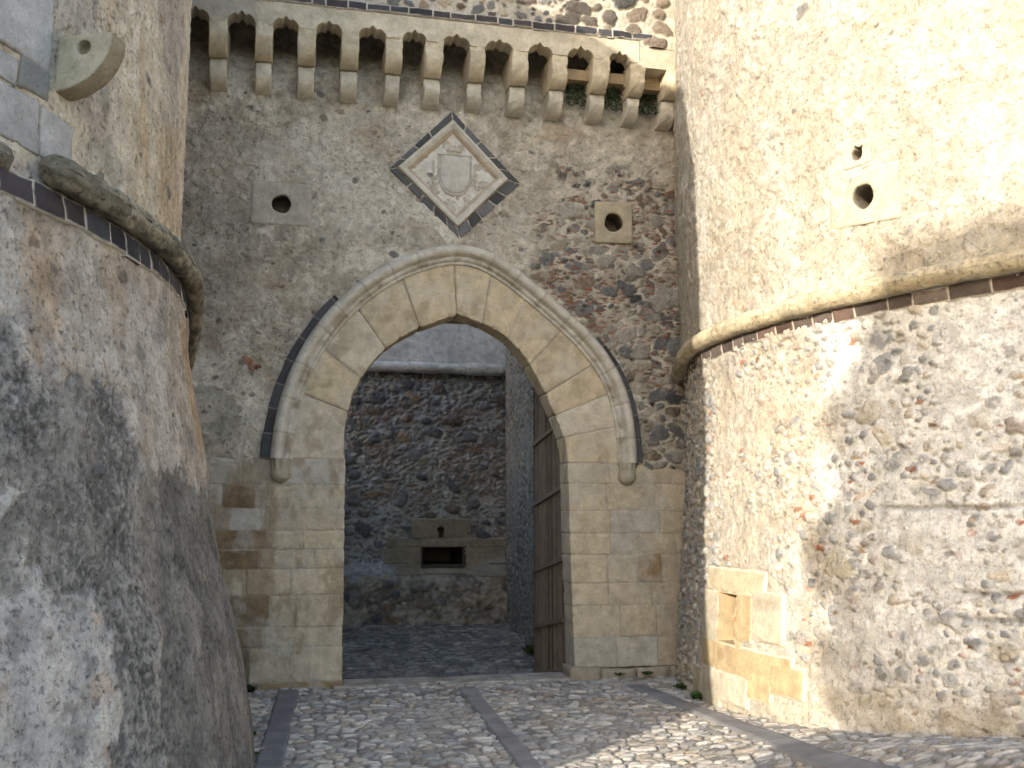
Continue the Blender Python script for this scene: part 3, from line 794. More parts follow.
    H = H - .36 * sstep(7.42, 8.15, z)          # the drop slots run up into the wall
    # opening of the arch
    el, er = spline(EXTR_L, 60), spline(EXTR_R, 60)
    ring = np.vstack([[(-2.18, 2.3)], el + np.array((-.08, 0.04)), (er + np.array((.08, .04)))[::-1], [(2.18, 2.3)]])
    sc, zc = np.meshgrid((S[:-1] + S[1:]) / 2, (Z[:-1] + Z[1:]) / 2)
    cut = poly_mask(sc, zc, ring, 1e-4) > .5
    cut |= hole_cut(S, Z, [(-2.27, 5.79, .215), (2.0, 5.83, .21)])
    grid_mesh('wall_face', mapW(s, z, H), C, M_RUBBLE, g, cut=cut)
    gun_port(mapW, -2.27, 5.79, .36, .27, .118, g, (.37, .335, .28), 3, proud=.011, depth=2.4, name='gun_port')
    gun_port(mapW, 2.01, 5.83, .26, .28, .128, g, (.36, .305, .215), 7, proud=.03, depth=2.4, skew=.03, name='gun_port')

    # ---- piers: path along the face, round the arris, into the reveal
    def pier(side, courses, x_in, x_out, seed, tints, joints):
        r = .018
        def mp(Sg, Zg, Hg):           # Sg runs from 0 at the arris outwards along the face; negative values go into the reveal
            xi = np.interp(Zg, [0, 2.65], x_in)
            face = Sg > r; rev = Sg < -r
            a = np.clip((Sg + r) / (2 * r), 0, 1) * math.pi / 2
            nx, ny = np.where(face, 0, np.where(rev, -side, -side * np.cos(a))), np.where(face, -1, np.where(rev, 0, -np.sin(a)))
            bx = np.where(face, xi + side * Sg, np.where(rev, xi, xi + side * r + -side * r * np.cos(a)))
            by = np.where(face, 0, np.where(rev, -Sg, r - r * np.sin(a)))
            return np.stack([bx + nx * Hg, by + ny * Hg, Zg], -1)
        w = abs(x_out - x_in[0])
        bl = []
        for k in range(len(courses) - 1):
            z1, z0 = courses[k], courses[k + 1]
            js = [-REVEAL - .05] + joints[k] + [w]
            for q in range(len(js) - 1):
                bl.append((js[q], js[q + 1], z0, z1, tints[k][min(q, len(tints[k]) - 1)]))
        if side > 0: return bl, mp
        return bl, mp
    L1, L2, L3, BR, DB = (.49, .41, .295), (.45, .38, .28), (.40, .365, .315), (.165, .115, .07), (.165, .125, .08)
    zl = lambda y: 2.67 - (y - 457) * .01172
    cl = [zl(v) for v in (457, 484, 508, 530, 549, 568, 594, 625, 645, 679, 695)]
    tl = [[L3, L3, L3], [L2, L3, BR, L3], [L2, L3, BR], [L1, L2, BR], [L1, L2, BR], [L1, L1, L2], [L1, L2, DB, L2], [L2, L2, DB], [L2, L2, (.12, .105, .085)], [(.27, .19, .10), (.30, .22, .13), DB], [DB, DB]]
    jl = [[.72, 1.2], [.86, 1.04, 1.42], [.88, .9 + .6], [.48, .92], [.35, .98], [.62, 1.12], [.55, .85, 1.3], [.7, .9], [.6, 1.05], [.48, .95], [.8]]
    zr = lambda y: 2.65 - (y - 463.5) * .01235
    crs = [zr(v) for v in (463.5, 484, 512, 535, 556.5, 585, 607, 639, 668.5)]
    tr = [[L2, L2, L2], [L1, L2, L1], [L1, L3, L2], [L1, (.42, .38, .31), L2], [L1, L2, (.28, .19, .10), L2], [L1, L2, L2], [L2, L1, L2], [(.40, .37, .31), (.42, .39, .33), L2]]
    jr = [[.55], [.50, 1.15], [.54, 1.2], [.52, .9, 1.4], [.48, .86, 1.2], [.48, 1.05], [.62, 1.1], [.56, 1.10]]
    def make_pier(side, courses, x_in, x_out, seed, tints, joints, label):
        bl, mp = pier(side, courses, x_in, x_out, seed, tints, joints)
        m2 = (lambda S_, Z_, H_: mp(S_, Z_, H_)) if side > 0 else (lambda S_, Z_, H_: mp(-S_, Z_, H_))
        if side < 0: bl = [(-b[1], -b[0], b[2], b[3], b[4]) for b in bl]
        def post(s, z, C):
            n = fbm(s, z, 1.6, 5, seed + 12); m = fbm(s, z, 6, 4, seed + 13)
            C = mix(C, (.42, .385, .325), sstep(.05, .4, n + .3 * m) * .55)
            C = mix(C, (.24, .17, .10), sstep(.0, .4, fbm(s * 1.4, z * .7, 1.9, 6, seed + 14, gain=.62) + (.25 * sstep(-.6, -1.0, s) if side < 0 else 0)) * (.6 if side < 0 else .22))
            return C
        return block_panel('pier', m2, bl, g, seed, proud=.0, joint=(.33, .285, .225), jw=.009, jd=.008, margin=0.0, rough=.006, label=label, stain=(.34, .295, .225), post=post)
    make_pier(-1, cl, (-1.40, -1.42), -4.1, 231, tl, jl, 'left pier of limestone blocks, some stained dark brown')
    make_pier(1, crs, (1.43, 1.36), 3.6, 232, tr, jr, 'right pier of clean pale limestone blocks')
    # rough plinth under the right pier, flush with the threshold on the left
    b = MB(); rng = random.Random(8)
    xs = [1.36, 1.75, 2.2, 2.62, 3.1, 3.6]
    for k in range(5):
        b.box(xs[k] + .004, xs[k + 1] - .004, -.07 - rng.random() * .05, .36, -.15, .115 + rng.uniform(-.01, .015), np.array((.33, .28, .21)) * rng.uniform(.85, 1.1))
    b.build('plinth', M_ASHLAR, g, sub=5, rough=.03, smooth=True)

    # ---- voussoirs: each a block of its own
    def voussoirs(intr, extr, cuts, side, seed, tints):
        I, O = spline(intr, 400), spline(extr, 400)
        rng = np.random.default_rng(seed)
        for k in range(len(cuts) - 1):
            t = np.linspace(cuts[k], cuts[k + 1], max(8, int((cuts[k + 1] - cuts[k]) * 170)))
            ii = t * 399
            In = np.stack([np.interp(ii, np.arange(400), I[:, c]) for c in (0, 1)], 1); On = np.stack([np.interp(ii, np.arange(400), O[:, c]) for c in (0, 1)], 1)
            ed = np.minimum(t - t[0], t[-1] - t) * 2.3                     # metres to the joint
            rows_r = np.concatenate([np.linspace(1.06, .012, 46), np.zeros(16)])
            rows_y = np.concatenate([np.zeros(46), np.linspace(.012, REVEAL, 16)])
            P = In[None] * (1 - rows_r[:, None, None]) + On[None] * rows_r[:, None, None]
            x, zz = P[..., 0], P[..., 1]
            off = rng.uniform(-.004, .004)
            d = off + .006 * fbm(x, zz + rows_y[:, None] * 2, 9, 4, seed + k) - .014 * np.exp(-(ed / .006) ** 2)[None, :]
            arr = np.exp(-((rows_r * .62 + rows_y) / .03) ** 2)[:, None]
            d = d - .022 * arr * sstep(.0, .5, fbm(x * 1.0, zz + rows_y[:, None] * .2, 5, 4, seed + 60)) - .012 * np.exp(-(ed / .025) ** 2)[None, :] * sstep(.1, .5, fbm(x, zz, 8, 4, seed + 61))
            nrm = (On - In) / np.linalg.norm(On - In, axis=1)[:, None]
            facing = (rows_r > .006).astype(float)
            X = x - nrm[None, :, 0] * d * (1 - facing)[:, None]; Zz = zz - nrm[None, :, 1] * d * (1 - facing)[:, None]
            Y = rows_y[:, None] - d * facing[:, None]
            col = np.array(tints[k % len(tints)]) * rng.uniform(.94, 1.06) * (1 + .18 * fbm(x, zz, 3.5, 5, seed + 20 + k) + .06 * fbm(x, zz + rows_y[:, None], 25, 3, seed + 30))[..., None]
            col = mix(col, (.47, .43, .36), sstep(.12, .45, fbm(x, zz, 2.2, 5, seed + 41)) * .4)
            col = mix(col, (.27, .205, .13), sstep(.15, .5, fbm(x, zz + rows_y[:, None], 3.0, 5, seed + 42)) * .4)
            jc = np.array((.46, .42, .35)) if rng.random() < .5 else np.array((.24, .2, .15))
            col = mix(col, jc, np.exp(-(ed / .009) ** 2)[None, :] * np.ones_like(x) * .7)
            grid_mesh('voussoir', np.stack([X, Y, Zz], -1), col, M_ASHLAR, g, flip=(side > 0))
    T1, T2, T3 = (.51, .415, .285), (.465, .385, .27), (.495, .43, .335)
    voussoirs(INTR_L, EXTR_L, [-0.0, .235, .41, .60, .80, 1.0], -1, 241, [T3, T1, T3, T2, T1])
    voussoirs(INTR_R, EXTR_R, [0.0, .13, .25, .37, .54, .71, .86, 1.0], 1, 251, [T2, T3, T1, T2, T1, T1, T2])

    # ---- hood mould: swept profile, bulb stops at both ends
    def hood(extr, side, seed):
        O = spline(extr, 260)
        tg = np.gradient(O, axis=0); tg /= np.linalg.norm(tg, axis=1)[:, None]
        nr = np.stack([-tg[:, 1], tg[:, 0]], 1) * (1 if side < 0 else -1)          # outwards
        prof = [(-.045, -.02), (-.04, .025), (-.02, .03), (-.005, .022), (.01, .05), (.03, .062), (.05, .055), (.06, .045), (.075, .075), (.10, .115), (.135, .132), (.17, .125), (.20, .10), (.225, .06), (.235, .01), (.235, -.05)]
        pr = np.array(prof)
        q = np.linspace(0, len(pr) - 1, 46)
        po, ph = np.interp(q, np.arange(len(pr)), pr[:, 0]), np.interp(q, np.arange(len(pr)), pr[:, 1])
        # blend the two halves into one soft point at the apex
        w = sstep(.86, 1.0, np.linspace(0, 1, 260))[:, None]
        nr = nr * (1 - w) + np.array((0, 1.0)) * w; nr /= np.linalg.norm(nr, axis=1)[:, None]
        Pxz = O[None] + nr[None] * po[:, None, None] * .93
        d = .004 * fbm(Pxz[..., 0], Pxz[..., 1], 12, 4, seed)
        seglen = np.linspace(0, 4.0, 260); jn = sum(np.exp(-((seglen - v) / .012) ** 2) for v in (.35, .82, 1.3, 1.85, 2.2, 2.65, 3.1, 3.5))
        Y = -(ph[:, None] * np.ones(260)[None] + d - .008 * jn[None])
        c = mix((.46, .41, .335), (.52, .48, .415), sstep(-.3, .3, fbm(Pxz[..., 0], Pxz[..., 1], 4, 4, seed + 1)))
        c = mix(c, (.22, .155, .09), (sstep(.0, .5, fbm(Pxz[..., 0] * .6, Pxz[..., 1], 5, 4, seed + 2)) * np.exp(-((po - .02) / .05) ** 2)[:, None]) * .7)
        c = mix(c, (.2, .16, .12), jn[None] * np.ones_like(c[..., 0]) * .5)
        grid_mesh('hood_mould', np.stack([Pxz[..., 0], Y, Pxz[..., 1]], -1), c, M_ASHLAR, g, flip=(side > 0))
        # stop: a short swelling drop below the springing
        K = 40; an = np.linspace(0, math.pi, 26)
        cx = extr[0][0] + side * .085
        tt = np.linspace(0, 1, K)
        rr = np.interp(tt, [0, .15, .35, .5, .62, .78, .9, 1], [.128, .122, .112, .118, .126, .112, .068, .0])
        zt = 2.66 - .30 * tt
        X = cx + rr[:, None] * np.cos(an)[None] * .95; Yb = -rr[:, None] * np.sin(an)[None] * .95 + .004
        flute = .009 * np.cos(an * 9)[None] * sstep(.5, .3, tt)[:, None]
        X = X + flute * np.cos(an)[None]; Yb = Yb - flute * np.sin(an)[None]
        grid_mesh('hood_stop', np.stack([X, Yb, np.repeat(zt[:, None], 26, 1)], -1), (.36, .315, .24), M_ASHLAR, g, flip=False)
    hood(EXTR_L, -1, 261); hood(EXTR_R, 1, 262)

    # dark lava-stone band hugging the hood on both sides
    def band(extr, t0, t1, o0, wfun, seed, side):
        O = spline(extr, 300); tg = np.gradient(O, axis=0); tg /= np.linalg.norm(tg, axis=1)[:, None]
        nr = np.stack([-tg[:, 1], tg[:, 0]], 1) * (1 if side < 0 else -1)
        i0, i1 = int(t0 * 299), int(t1 * 299)
        t = np.linspace(0, 1, i1 - i0); w = wfun(t)
        u = np.linspace(0, 1, 16)
        P = O[None, i0:i1] + nr[None, i0:i1] * (o0 + u[:, None, None] * w[None, :, None])
        ed = np.minimum(u, 1 - u)
        sl = (np.arange(i1 - i0) * .0125 / .30)
        jn = (np.abs(sl % 1 - .5) > .475)
        h = .034 - .05 * (ed[:, None] < .03) - .005 * jn[None] + .004 * fbm(P[..., 0], P[..., 1], 12, 3, seed)
        ci = hashf(np.floor(sl).astype(np.int64), np.floor(sl).astype(np.int64), seed)
        c = np.array((.058, .056, .058)) * (.7 + .8 * ci)[None, :, None] * np.ones_like(P[..., :1])
        c = np.where(jn[None, :, None], (.2, .185, .165), c)
        grid_mesh('lava_stone_band', np.stack([P[..., 0], -h, P[..., 1]], -1), c, M_DARKSTONE, g, flip=(side > 0))
    band(EXTR_L, .0, .58, .20, lambda t: .15 * (.9 - .25 * t) + .004 * np.sin(t * 23), 271, -1)
    band(EXTR_R, .0, .44, .20, lambda t: .10 - .03 * t, 272, 1)

    # ---- machicolation: corbels, little arches, dark course, upper wall
    px = [-3.60, -3.06, -2.53, -2.02, -1.50, -.96, -.46, .09, .645, 1.165, 1.72, 2.22, 2.72]
    zt, zm, zs, za, ztop = 7.17, 7.47, 7.85, 7.985, 8.155
    def corbel(x, seed):
        rng = np.random.default_rng(seed)
        zz = np.concatenate([np.linspace(zt, zt + .14, 12), np.linspace(zt + .15, zm - .004, 12), [zm, zm + .002], np.linspace(zm + .006, zm + .17, 12), np.linspace(zm + .18, zs + .03, 14)])
        fr = np.where(zz < zm - .001, -.27 * np.sqrt(np.clip(1 - (1 - np.clip((zz - zt) / .20, 0, 1)) ** 2, 0, 1)),
                      -.26 - .24 * np.sqrt(np.clip(1 - (1 - np.clip((zz - zm) / .24, 0, 1)) ** 2, 0, 1)))
        fr = np.minimum(fr, -.004)
        hw = np.where(zz < zm, .093, .100) * rng.uniform(.92, 1.1)
        r = .018
        u = []
        for v in np.linspace(0, 1, 14): u.append(('L', v))
        for v in np.linspace(0, 1, 5)[1:]: u.append(('A', v))
        for v in np.linspace(0, 1, 10)[1:]: u.append(('F', v))
        for v in np.linspace(0, 1, 5)[1:]: u.append(('B', v))
        for v in np.linspace(0, 1, 14)[1:]: u.append(('R', v))
        P = np.zeros((len(zz), len(u), 3))
        for k, (m, v) in enumerate(u):
            yb = .37
            rr = np.minimum(r, np.abs(fr) * .5)
            if m == 'L': X, Y = -hw, yb + (fr + rr - yb) * v
            if m == 'A': X, Y = -hw + rr - rr * math.cos(v * math.pi / 2), fr + rr - rr * math.sin(v * math.pi / 2)
            if m == 'F': X, Y = -hw + rr + (2 * hw - 2 * rr) * v, fr
            if m == 'B': X, Y = hw - rr + rr * math.sin(v * math.pi / 2), fr + rr - rr * math.cos(v * math.pi / 2)
            if m == 'R': X, Y = hw, fr + rr + (yb - fr - rr) * v
            P[:, k, 0], P[:, k, 1], P[:, k, 2] = x + X, Y, zz
        a, b = P[..., 0] + P[..., 1] * .8, P[..., 2] + P[..., 1] * .6
        d = .024 * fbm(a, b, 4.5, 4, seed) + .008 * fbm(a, b, 18, 4, seed + 1, gain=.65)
        P[..., 1] -= d; P[..., 0] += .5 * d
        low = (zz < zm)[:, None]
        c0 = np.where(low[..., None], np.array((.49, .45, .375)) * rng.uniform(.85, 1.1), np.array((.50, .43, .315)) * rng.uniform(.85, 1.1))
        c = c0 * (1 + .2 * fbm(a, b, 5, 4, seed + 2))[..., None]
        c = np.where((np.abs(zz - zm) < .006)[:, None, None], c * .5, c)
        grid_mesh('corbel', P, c, M_ASHLAR, g)
        # underside at the foot
    for k, x in enumerate(px): corbel(x, 300 + k * 5)
    # arcade band
    X = np.arange(-3.75, 2.24, .0095)
    prof = np.full(X.shape, zs)
    rng = np.random.default_rng(5)
    for k in range(len(px) - 2):
        a, b = px[k] + .10, px[k + 1] - .10
        m, hwid = (a + b) / 2, (b - a) / 2
        u = (X - m) / hwid
        # trefoil: two lobes and a small ogee nick
        shape = .115 * np.sqrt(np.clip(1 - np.abs(u) ** 2.6, 0, 1)) + .028 * np.exp(-(u / .13) ** 2) - .018 * np.exp(-((np.abs(u) - .30) / .12) ** 2)
        shape *= rng.uniform(.9, 1.08)
        if k == 8: shape = shape + .03 * np.exp(-((u + .25) / .3) ** 2)
        prof = np.where(np.abs(u) < 1, np.maximum(zs + shape, zs), prof)
    prof = prof + .006 * perlin(X * 9, X * 0, 6)
    rows = [(0, v) for v in np.linspace(0, 1, 26)] + [(1, v) for v in np.linspace(0, 1, 10)[1:]] + [(2, v) for v in np.linspace(0, 1, 6)[1:]]
    P = np.zeros((len(rows), len(X), 3)); C = np.zeros_like(P)
    for r_, (m, v) in enumerate(rows):
        if m == 0: y, zz = np.full(X.shape, -.505), ztop + (prof - ztop) * v
        if m == 1: y, zz = np.full(X.shape, -.505 + .25 * v), prof
        if m == 2: y, zz = np.full(X.shape, -.255), prof + (8.32 - prof) * v
        d = .007 * fbm(X, zz + y, 7, 4, 9)
        P[r_] = np.stack([X, y - (d if m == 0 else 0), zz], -1)
        C[r_] = np.array((.50, .44, .335)) * (1 + .2 * fbm(X, zz, 3, 5, 11))[:, None]
        jn = sum(np.exp(-((X - q) / .008) ** 2) for q in [p + o for p, o in zip(px, (.02, -.03, .0, .04, -.02, .05, .03, -.04, .0, .03, .0, .06))])
        C[r_] = mix(C[r_], (.44, .40, .33) if m == 0 else (.2, .17, .12), jn * .7)
    grey = sstep(-2.4, -2.8, X)[None, :] * np.ones((len(rows), 1))
    C = mix(C, (.27, .255, .225), grey * .6)
    grid_mesh('arcade_band', P, C, M_ASHLAR, g, flip=True)
    # plain lintel at the right end
    b = MB()
    b.box(2.243, 3.3, -.50, -.252, 7.80, 8.09, (.44, .39, .30))
    b.box(2.10, 3.3, -.25, -.10, 7.62, 7.80, (.30, .22, .135))
    b.box(1.1, 2.098, -.25, -.11, 7.66, 7.80, (.33, .25, .155))
    b.build('lintel', M_ASHLAR, g, sub=6, rough=.008, smooth=False)
    # dark course above the arcade
    mapU = wall_map(-.5)
    brick_course(mapU, -3.8, 2.2, 8.265, 8.165, g, 281, .16, .34, proud=.03, col=(.055, .055, .062))
    # upper wall
    S, Z = np.arange(-4.3, 3.9, .0145), np.concatenate([np.arange(8.08, 9.49, .0145), np.linspace(9.5, 9.55, 2)])
    s, z = np.meshgrid(S, Z)
    n2, n3 = fbm(s, z, 2.5, 5, 291), fbm(s, z, 10, 4, 292)
    C = mix((.40, .36, .30), (.50, .44, .35), sstep(-.3, .3, n2 + .3 * n3)); H = .014 * n2 + .01 * n3
    sa = scatter(293, -3.8, 1.4, 8.3, 9.4, 420, lambda r, n: np.clip(r.lognormal(-3.4, .45, n), .02, .08), gap=.012)
    stamp(S, Z, H, C, sa, 294, w=(2, 3, 3, 2, 1.5, 2, 0, 1), proud=(.006, .03))
    sa = scatter(295, 1.2, 2.6, 8.1, 8.8, 150, lambda r, n: r.uniform(.05, .11, n), gap=.01)
    stamp(S, Z, H, C, sa, 296, pal=np.array([(.17, .14, .11), (.12, .105, .09), (.21, .175, .135), (.10, .096, .094)]), proud=(.02, .05))
    cut = hole_cut(S, Z, [(-5, 2.24, 8.0, 8.16)])
    grid_mesh('upper_wall_face', mapU(s, z, H), C, M_RUBBLE, g, cut=cut)
    # mass of the wall behind the faces
    b = MB()
    k = (.30, .265, .22)
    for (x0, x1, y0, y1, z0, z1) in ((-5.5, -1.56, .37, 1.3, -.6, 4.64), (1.56, 5.5, .37, 1.3, -.6, 4.64), (-5.5, 5.5, .38, 1.3, 4.64, 8.6), (-5.5, 5.5, -.44, 1.3, 8.3, 9.55)):
        b.box(x0, x1, y0, y1, z0, z1, k)
    b.build('wall_core', M_RUBBLE, g, label='rough mass of the wall round the back of the gateway')
    return g
build_gate()

# ------------------------------------------------------------------ diamond plaque
def build_plaque():
    t = empty('coat_of_arms_plaque', (0, 0, 0), 'pale diamond plaque with worn blank shield set in dark stone border above the arch', 'plaque')
    ctr = np.array((-.13, 6.34))
    inn = [np.array(p) for p in ((-.15, 7.05), (.575, 6.31), (-.08, 5.63), (-.85, 6.36))]     # top right bottom left
    out = [np.array(p) for p in ((-.16, 7.19), (.76, 6.27), (-.04, 5.47), (-.97, 6.34))]
    def edge(cs, t_, k=1.0):
        a = int(np.floor(t_)) % 4; f = t_ - np.floor(t_)
        p = cs[a] * (1 - f) + cs[(a + 1) % 4] * f
        return ctr + (p - ctr) * k
    # frame: profile running round the square
    N = 161
    tt = np.linspace(0, 4, N)
    prof = [(1.0, -.04), (1.0, .055), (.985, .07), (.95, .07), (.90, .068), (.89, .058), (.87, .055), (.845, .052), (.838, .036), (.82, .042), (.80, .036), (.79, .02), (.765, .018), (.755, .004), (.74, -.06)]
    P, C = [], []
    for k, h in prof:
        xy = np.array([edge(inn, q, k) for q in tt])
        hh = h + .004 * fbm(xy[:, 0], xy[:, 1], 16, 3, 401)
        P.append(np.stack([xy[:, 0], -hh, xy[:, 1]], -1))
        c = np.array((.50, .46, .39)) if h > .05 else np.array((.42, .34, .25))
        C.append(c * (1 + .13 * fbm(xy[:, 0], xy[:, 1], 5, 4, 402))[:, None])
    grid_mesh('frame', np.array(P), np.array(C), M_ASHLAR, t, flip=True)
    # sunk field
    P, C = [], []
    for k in np.linspace(.78, .0, 24):
        xy = np.array([edge(inn, q, k) for q in tt])
        hh = .001 + .003 * fbm(xy[:, 0], xy[:, 1], 10, 4, 403)
        P.append(np.stack([xy[:, 0], -hh, xy[:, 1]], -1))
        C.append(np.array((.54, .505, .45)) * (1 + .14 * fbm(xy[:, 0], xy[:, 1], 5, 4, 404))[:, None])
    grid_mesh('field', np.array(P), np.array(C), M_ASHLAR, t, flip=True)
    # shield: flat top, round bottom, raised rim
    an = np.linspace(0, 2 * math.pi, 120)
    def sh(k):
        x = np.cos(an); y = np.sin(an)
        y2 = np.where(y > 0, np.clip(y * 2.2, -1, 1), y); x2 = np.where(y > 0, np.sign(x) * np.clip(np.abs(x) * 2.2, 0, 1) ** .6, x)
        return np.stack([-.115 + .205 * k * np.sign(x2) * np.abs(x2) ** .75, 6.36 + np.where(y2 > 0, .22 * y2, .29 * y2) * k], -1)
    P, C = [], []
    for k, h in ((1.08, -.02), (1.08, .012), (1.05, .022), (1.0, .02), (.985, .008), (.96, .022), (.88, .032), (.6, .036), (.3, .037), (0, .037)):
        xy = sh(k)
        P.append(np.stack([xy[:, 0], -(h + .003 * fbm(xy[:, 0], xy[:, 1], 14, 3, 405)), xy[:, 1]], -1))
        C.append(np.tile((.46, .43, .38) if k < .99 and k != .985 else (.43, .39, .33), (120, 1)) * (1 + .1 * fbm(xy[:, 0], xy[:, 1], 7, 3, 406))[:, None])
    grid_mesh('shield', np.array(P), np.array(C), M_ASHLAR, t, flip=True)
    # worn carving above and beside the shield
    b = MB()
    rng = random.Random(3)
    pts = [(-.16, 6.66, .05, .035), (-.11, 6.68, .035, .045), (-.07, 6.65, .05, .03), (-.15, 6.60, .10, .018)]
    for x, z, w, h in pts:
        n = 20
        vs_ = [(x + w * math.cos(6.283 * k / n), -.004, z + h * math.sin(6.283 * k / n)) for k in range(n)] + [(x + .6 * w * math.cos(6.283 * k / n), -.024, z + .6 * h * math.sin(6.283 * k / n)) for k in range(n)] + [(x, -.028, z)]
        f = [(k, (k + 1) % n, n + (k + 1) % n, n + k) for k in range(n)] + [(n + k, n + (k + 1) % n, 2 * n) for k in range(n)]
        b.add(vs_, f, (.45, .41, .35))
    b.build('worn_carving', M_ASHLAR, t, smooth=True)
    for x0 in (-.40, .14):
        b = MB(); b.box(x0, x0 + .018, -.018, .01, 6.18, 6.50, (.40, .34, .26)); b.build('side_strip', M_ASHLAR, t)
    # dark border stones with pale joints
    P, C = [], []
    for k, h in ((1.0, -.03), (1.0, .008), (1.1, .009), (1.2, .009), (1.2, -.03)):
        xy = np.array([edge(inn, q, 1 + (k - 1) * .8) for q in tt])
        P.append(np.stack([xy[:, 0], -(h + .003 * fbm(xy[:, 0], xy[:, 1], 9, 3, 409)), xy[:, 1]], -1)); C.append(np.tile((.36, .33, .28), (N, 1)))
    grid_mesh('border_mortar', np.array(P[::-1]), np.array(C), M_PLASTER, t, flip=True)
    rng = random.Random(12)
    for sd in range(4):
        cuts, q = [0.0], 0.0
        while q < .86:
            q += rng.uniform(.17, .24); cuts.append(min(q, 1.0))
        if cuts[-1] < 1: cuts[-1] = 1.0
        for k in range(len(cuts) - 1):
            a, c = sd + cuts[k] + .013, sd + cuts[k + 1] - .013
            a, c = min(a, sd + .999), min(c, sd + .999)
            quad = [edge(inn, a, 1.03), edge(inn, c, 1.03), edge(out, c, .985), edge(out, a, .985)]
            hb = .02 + rng.uniform(-.004, .006)
            v = [(p[0], -hb, p[1]) for p in quad] + [(p[0], .05, p[1]) for p in quad]
            m = MB()
            m.add(v, [(0, 1, 2, 3), (0, 4, 5, 1), (1, 5, 6, 2), (2, 6, 7, 3), (3, 7, 4, 0)], np.array((.10, .10, .102)) * rng.uniform(.6, 1.6))
            m.build('border_stone', M_DARKSTONE, t, bevel=.006)
build_plaque()

# ------------------------------------------------------------------ gate leaf
def build_leaf():
    t = empty('gate_leaf', (1.40, .42, .05), 'weathered wooden gate leaf of narrow battens standing open against the passage wall', 'gate')
    hx, hy = 1.455, .44
    d = np.array((-.042, .9991))
    Lw, sag = 1.34, -.165
    def T(l, w, z):          # l along the leaf, w towards the passage middle
        return (hx + d[0] * l - d[1] * w, hy + d[1] * l + d[0] * w, z - .09 + sag * l)
    rng = random.Random(2)
    n = 14
    for k in range(n):
        l0 = .02 + k * (Lw - .04) / n
        b = MB()
        c = np.array((.15, .118, .088)) * rng.uniform(.7, 1.35)
        b.box(l0 + .014, l0 + (Lw - .04) / n - .018, .0, .035 + rng.uniform(-.004, .006), .10 + rng.uniform(-.01, .02), 4.22 + rng.uniform(-.02, .02), c, T)
        b.build('batten', M_WOOD, t, bevel=.006)
    b = MB(); b.box(0.01, Lw - .01, -.03, -.002, .12, 4.2, (.03, .025, .02), T); b.build('gap_shade', M_WOOD, t)  # near-black sheet stands in for the shade between the battens
    for z in (.08, .72, 1.49, 2.42, 3.28, 4.12):
        b = MB(); b.box(-.01, Lw + .01, .036, .072, z, z + .06, np.array((.16, .13, .10)) * rng.uniform(.8, 1.2), T)
        b.build('rail', M_WOOD, t, bevel=.008)
    for l in (-.02, Lw - .03):
        b = MB(); b.box(l, l + .05, .001, .05, .05, 4.25, (.10, .082, .062), T); b.build('stile', M_WOOD, t, bevel=.008)
build_leaf()

# ------------------------------------------------------------------ passage and courtyard walls
def rubble_field(s, z, seed, cell=.11, tone=1.0, mortar=(.33, .335, .335), band=None):
    wx, wz = s + .10 * fbm(s, z, 3, 4, seed), z + .07 * fbm(s, z, 3.5, 4, seed + 1)
    f1, f2, i, j = worley(wx / (cell * 1.6), wz / cell, seed + 2, jitter=1.0)
    sm = fbm(s, z, 2.0, 5, seed + 8, gain=.65)
    e = sstep(.12, .42, f2 - f1 - .30 * np.clip(sm, -.3, 1) + .10 * fbm(s, z, 22, 3, seed + 9) - .12 * (i > .7))
    pal = np.array([(.10, .10, .105), (.15, .145, .14), (.19, .17, .15), (.23, .19, .15), (.17, .125, .095), (.22, .215, .21), (.12, .115, .115), (.25, .22, .18)]) * tone
    C = pal[np.clip((i * 8).astype(int), 0, 7)] * (.75 + .5 * j)[..., None] * (1 + .2 * fbm(s, z, 18, 3, seed + 4))[..., None]
    mo = np.array(mortar) * (1 + .25 * fbm(s, z, 2.5, 4, seed + 5))[..., None]
    C = mix(mo, C, e * .9)
    H = .032 * np.sqrt(e) * (.4 + .9 * j) + .012 * fbm(s, z, 6, 4, seed + 6)
    return H, C

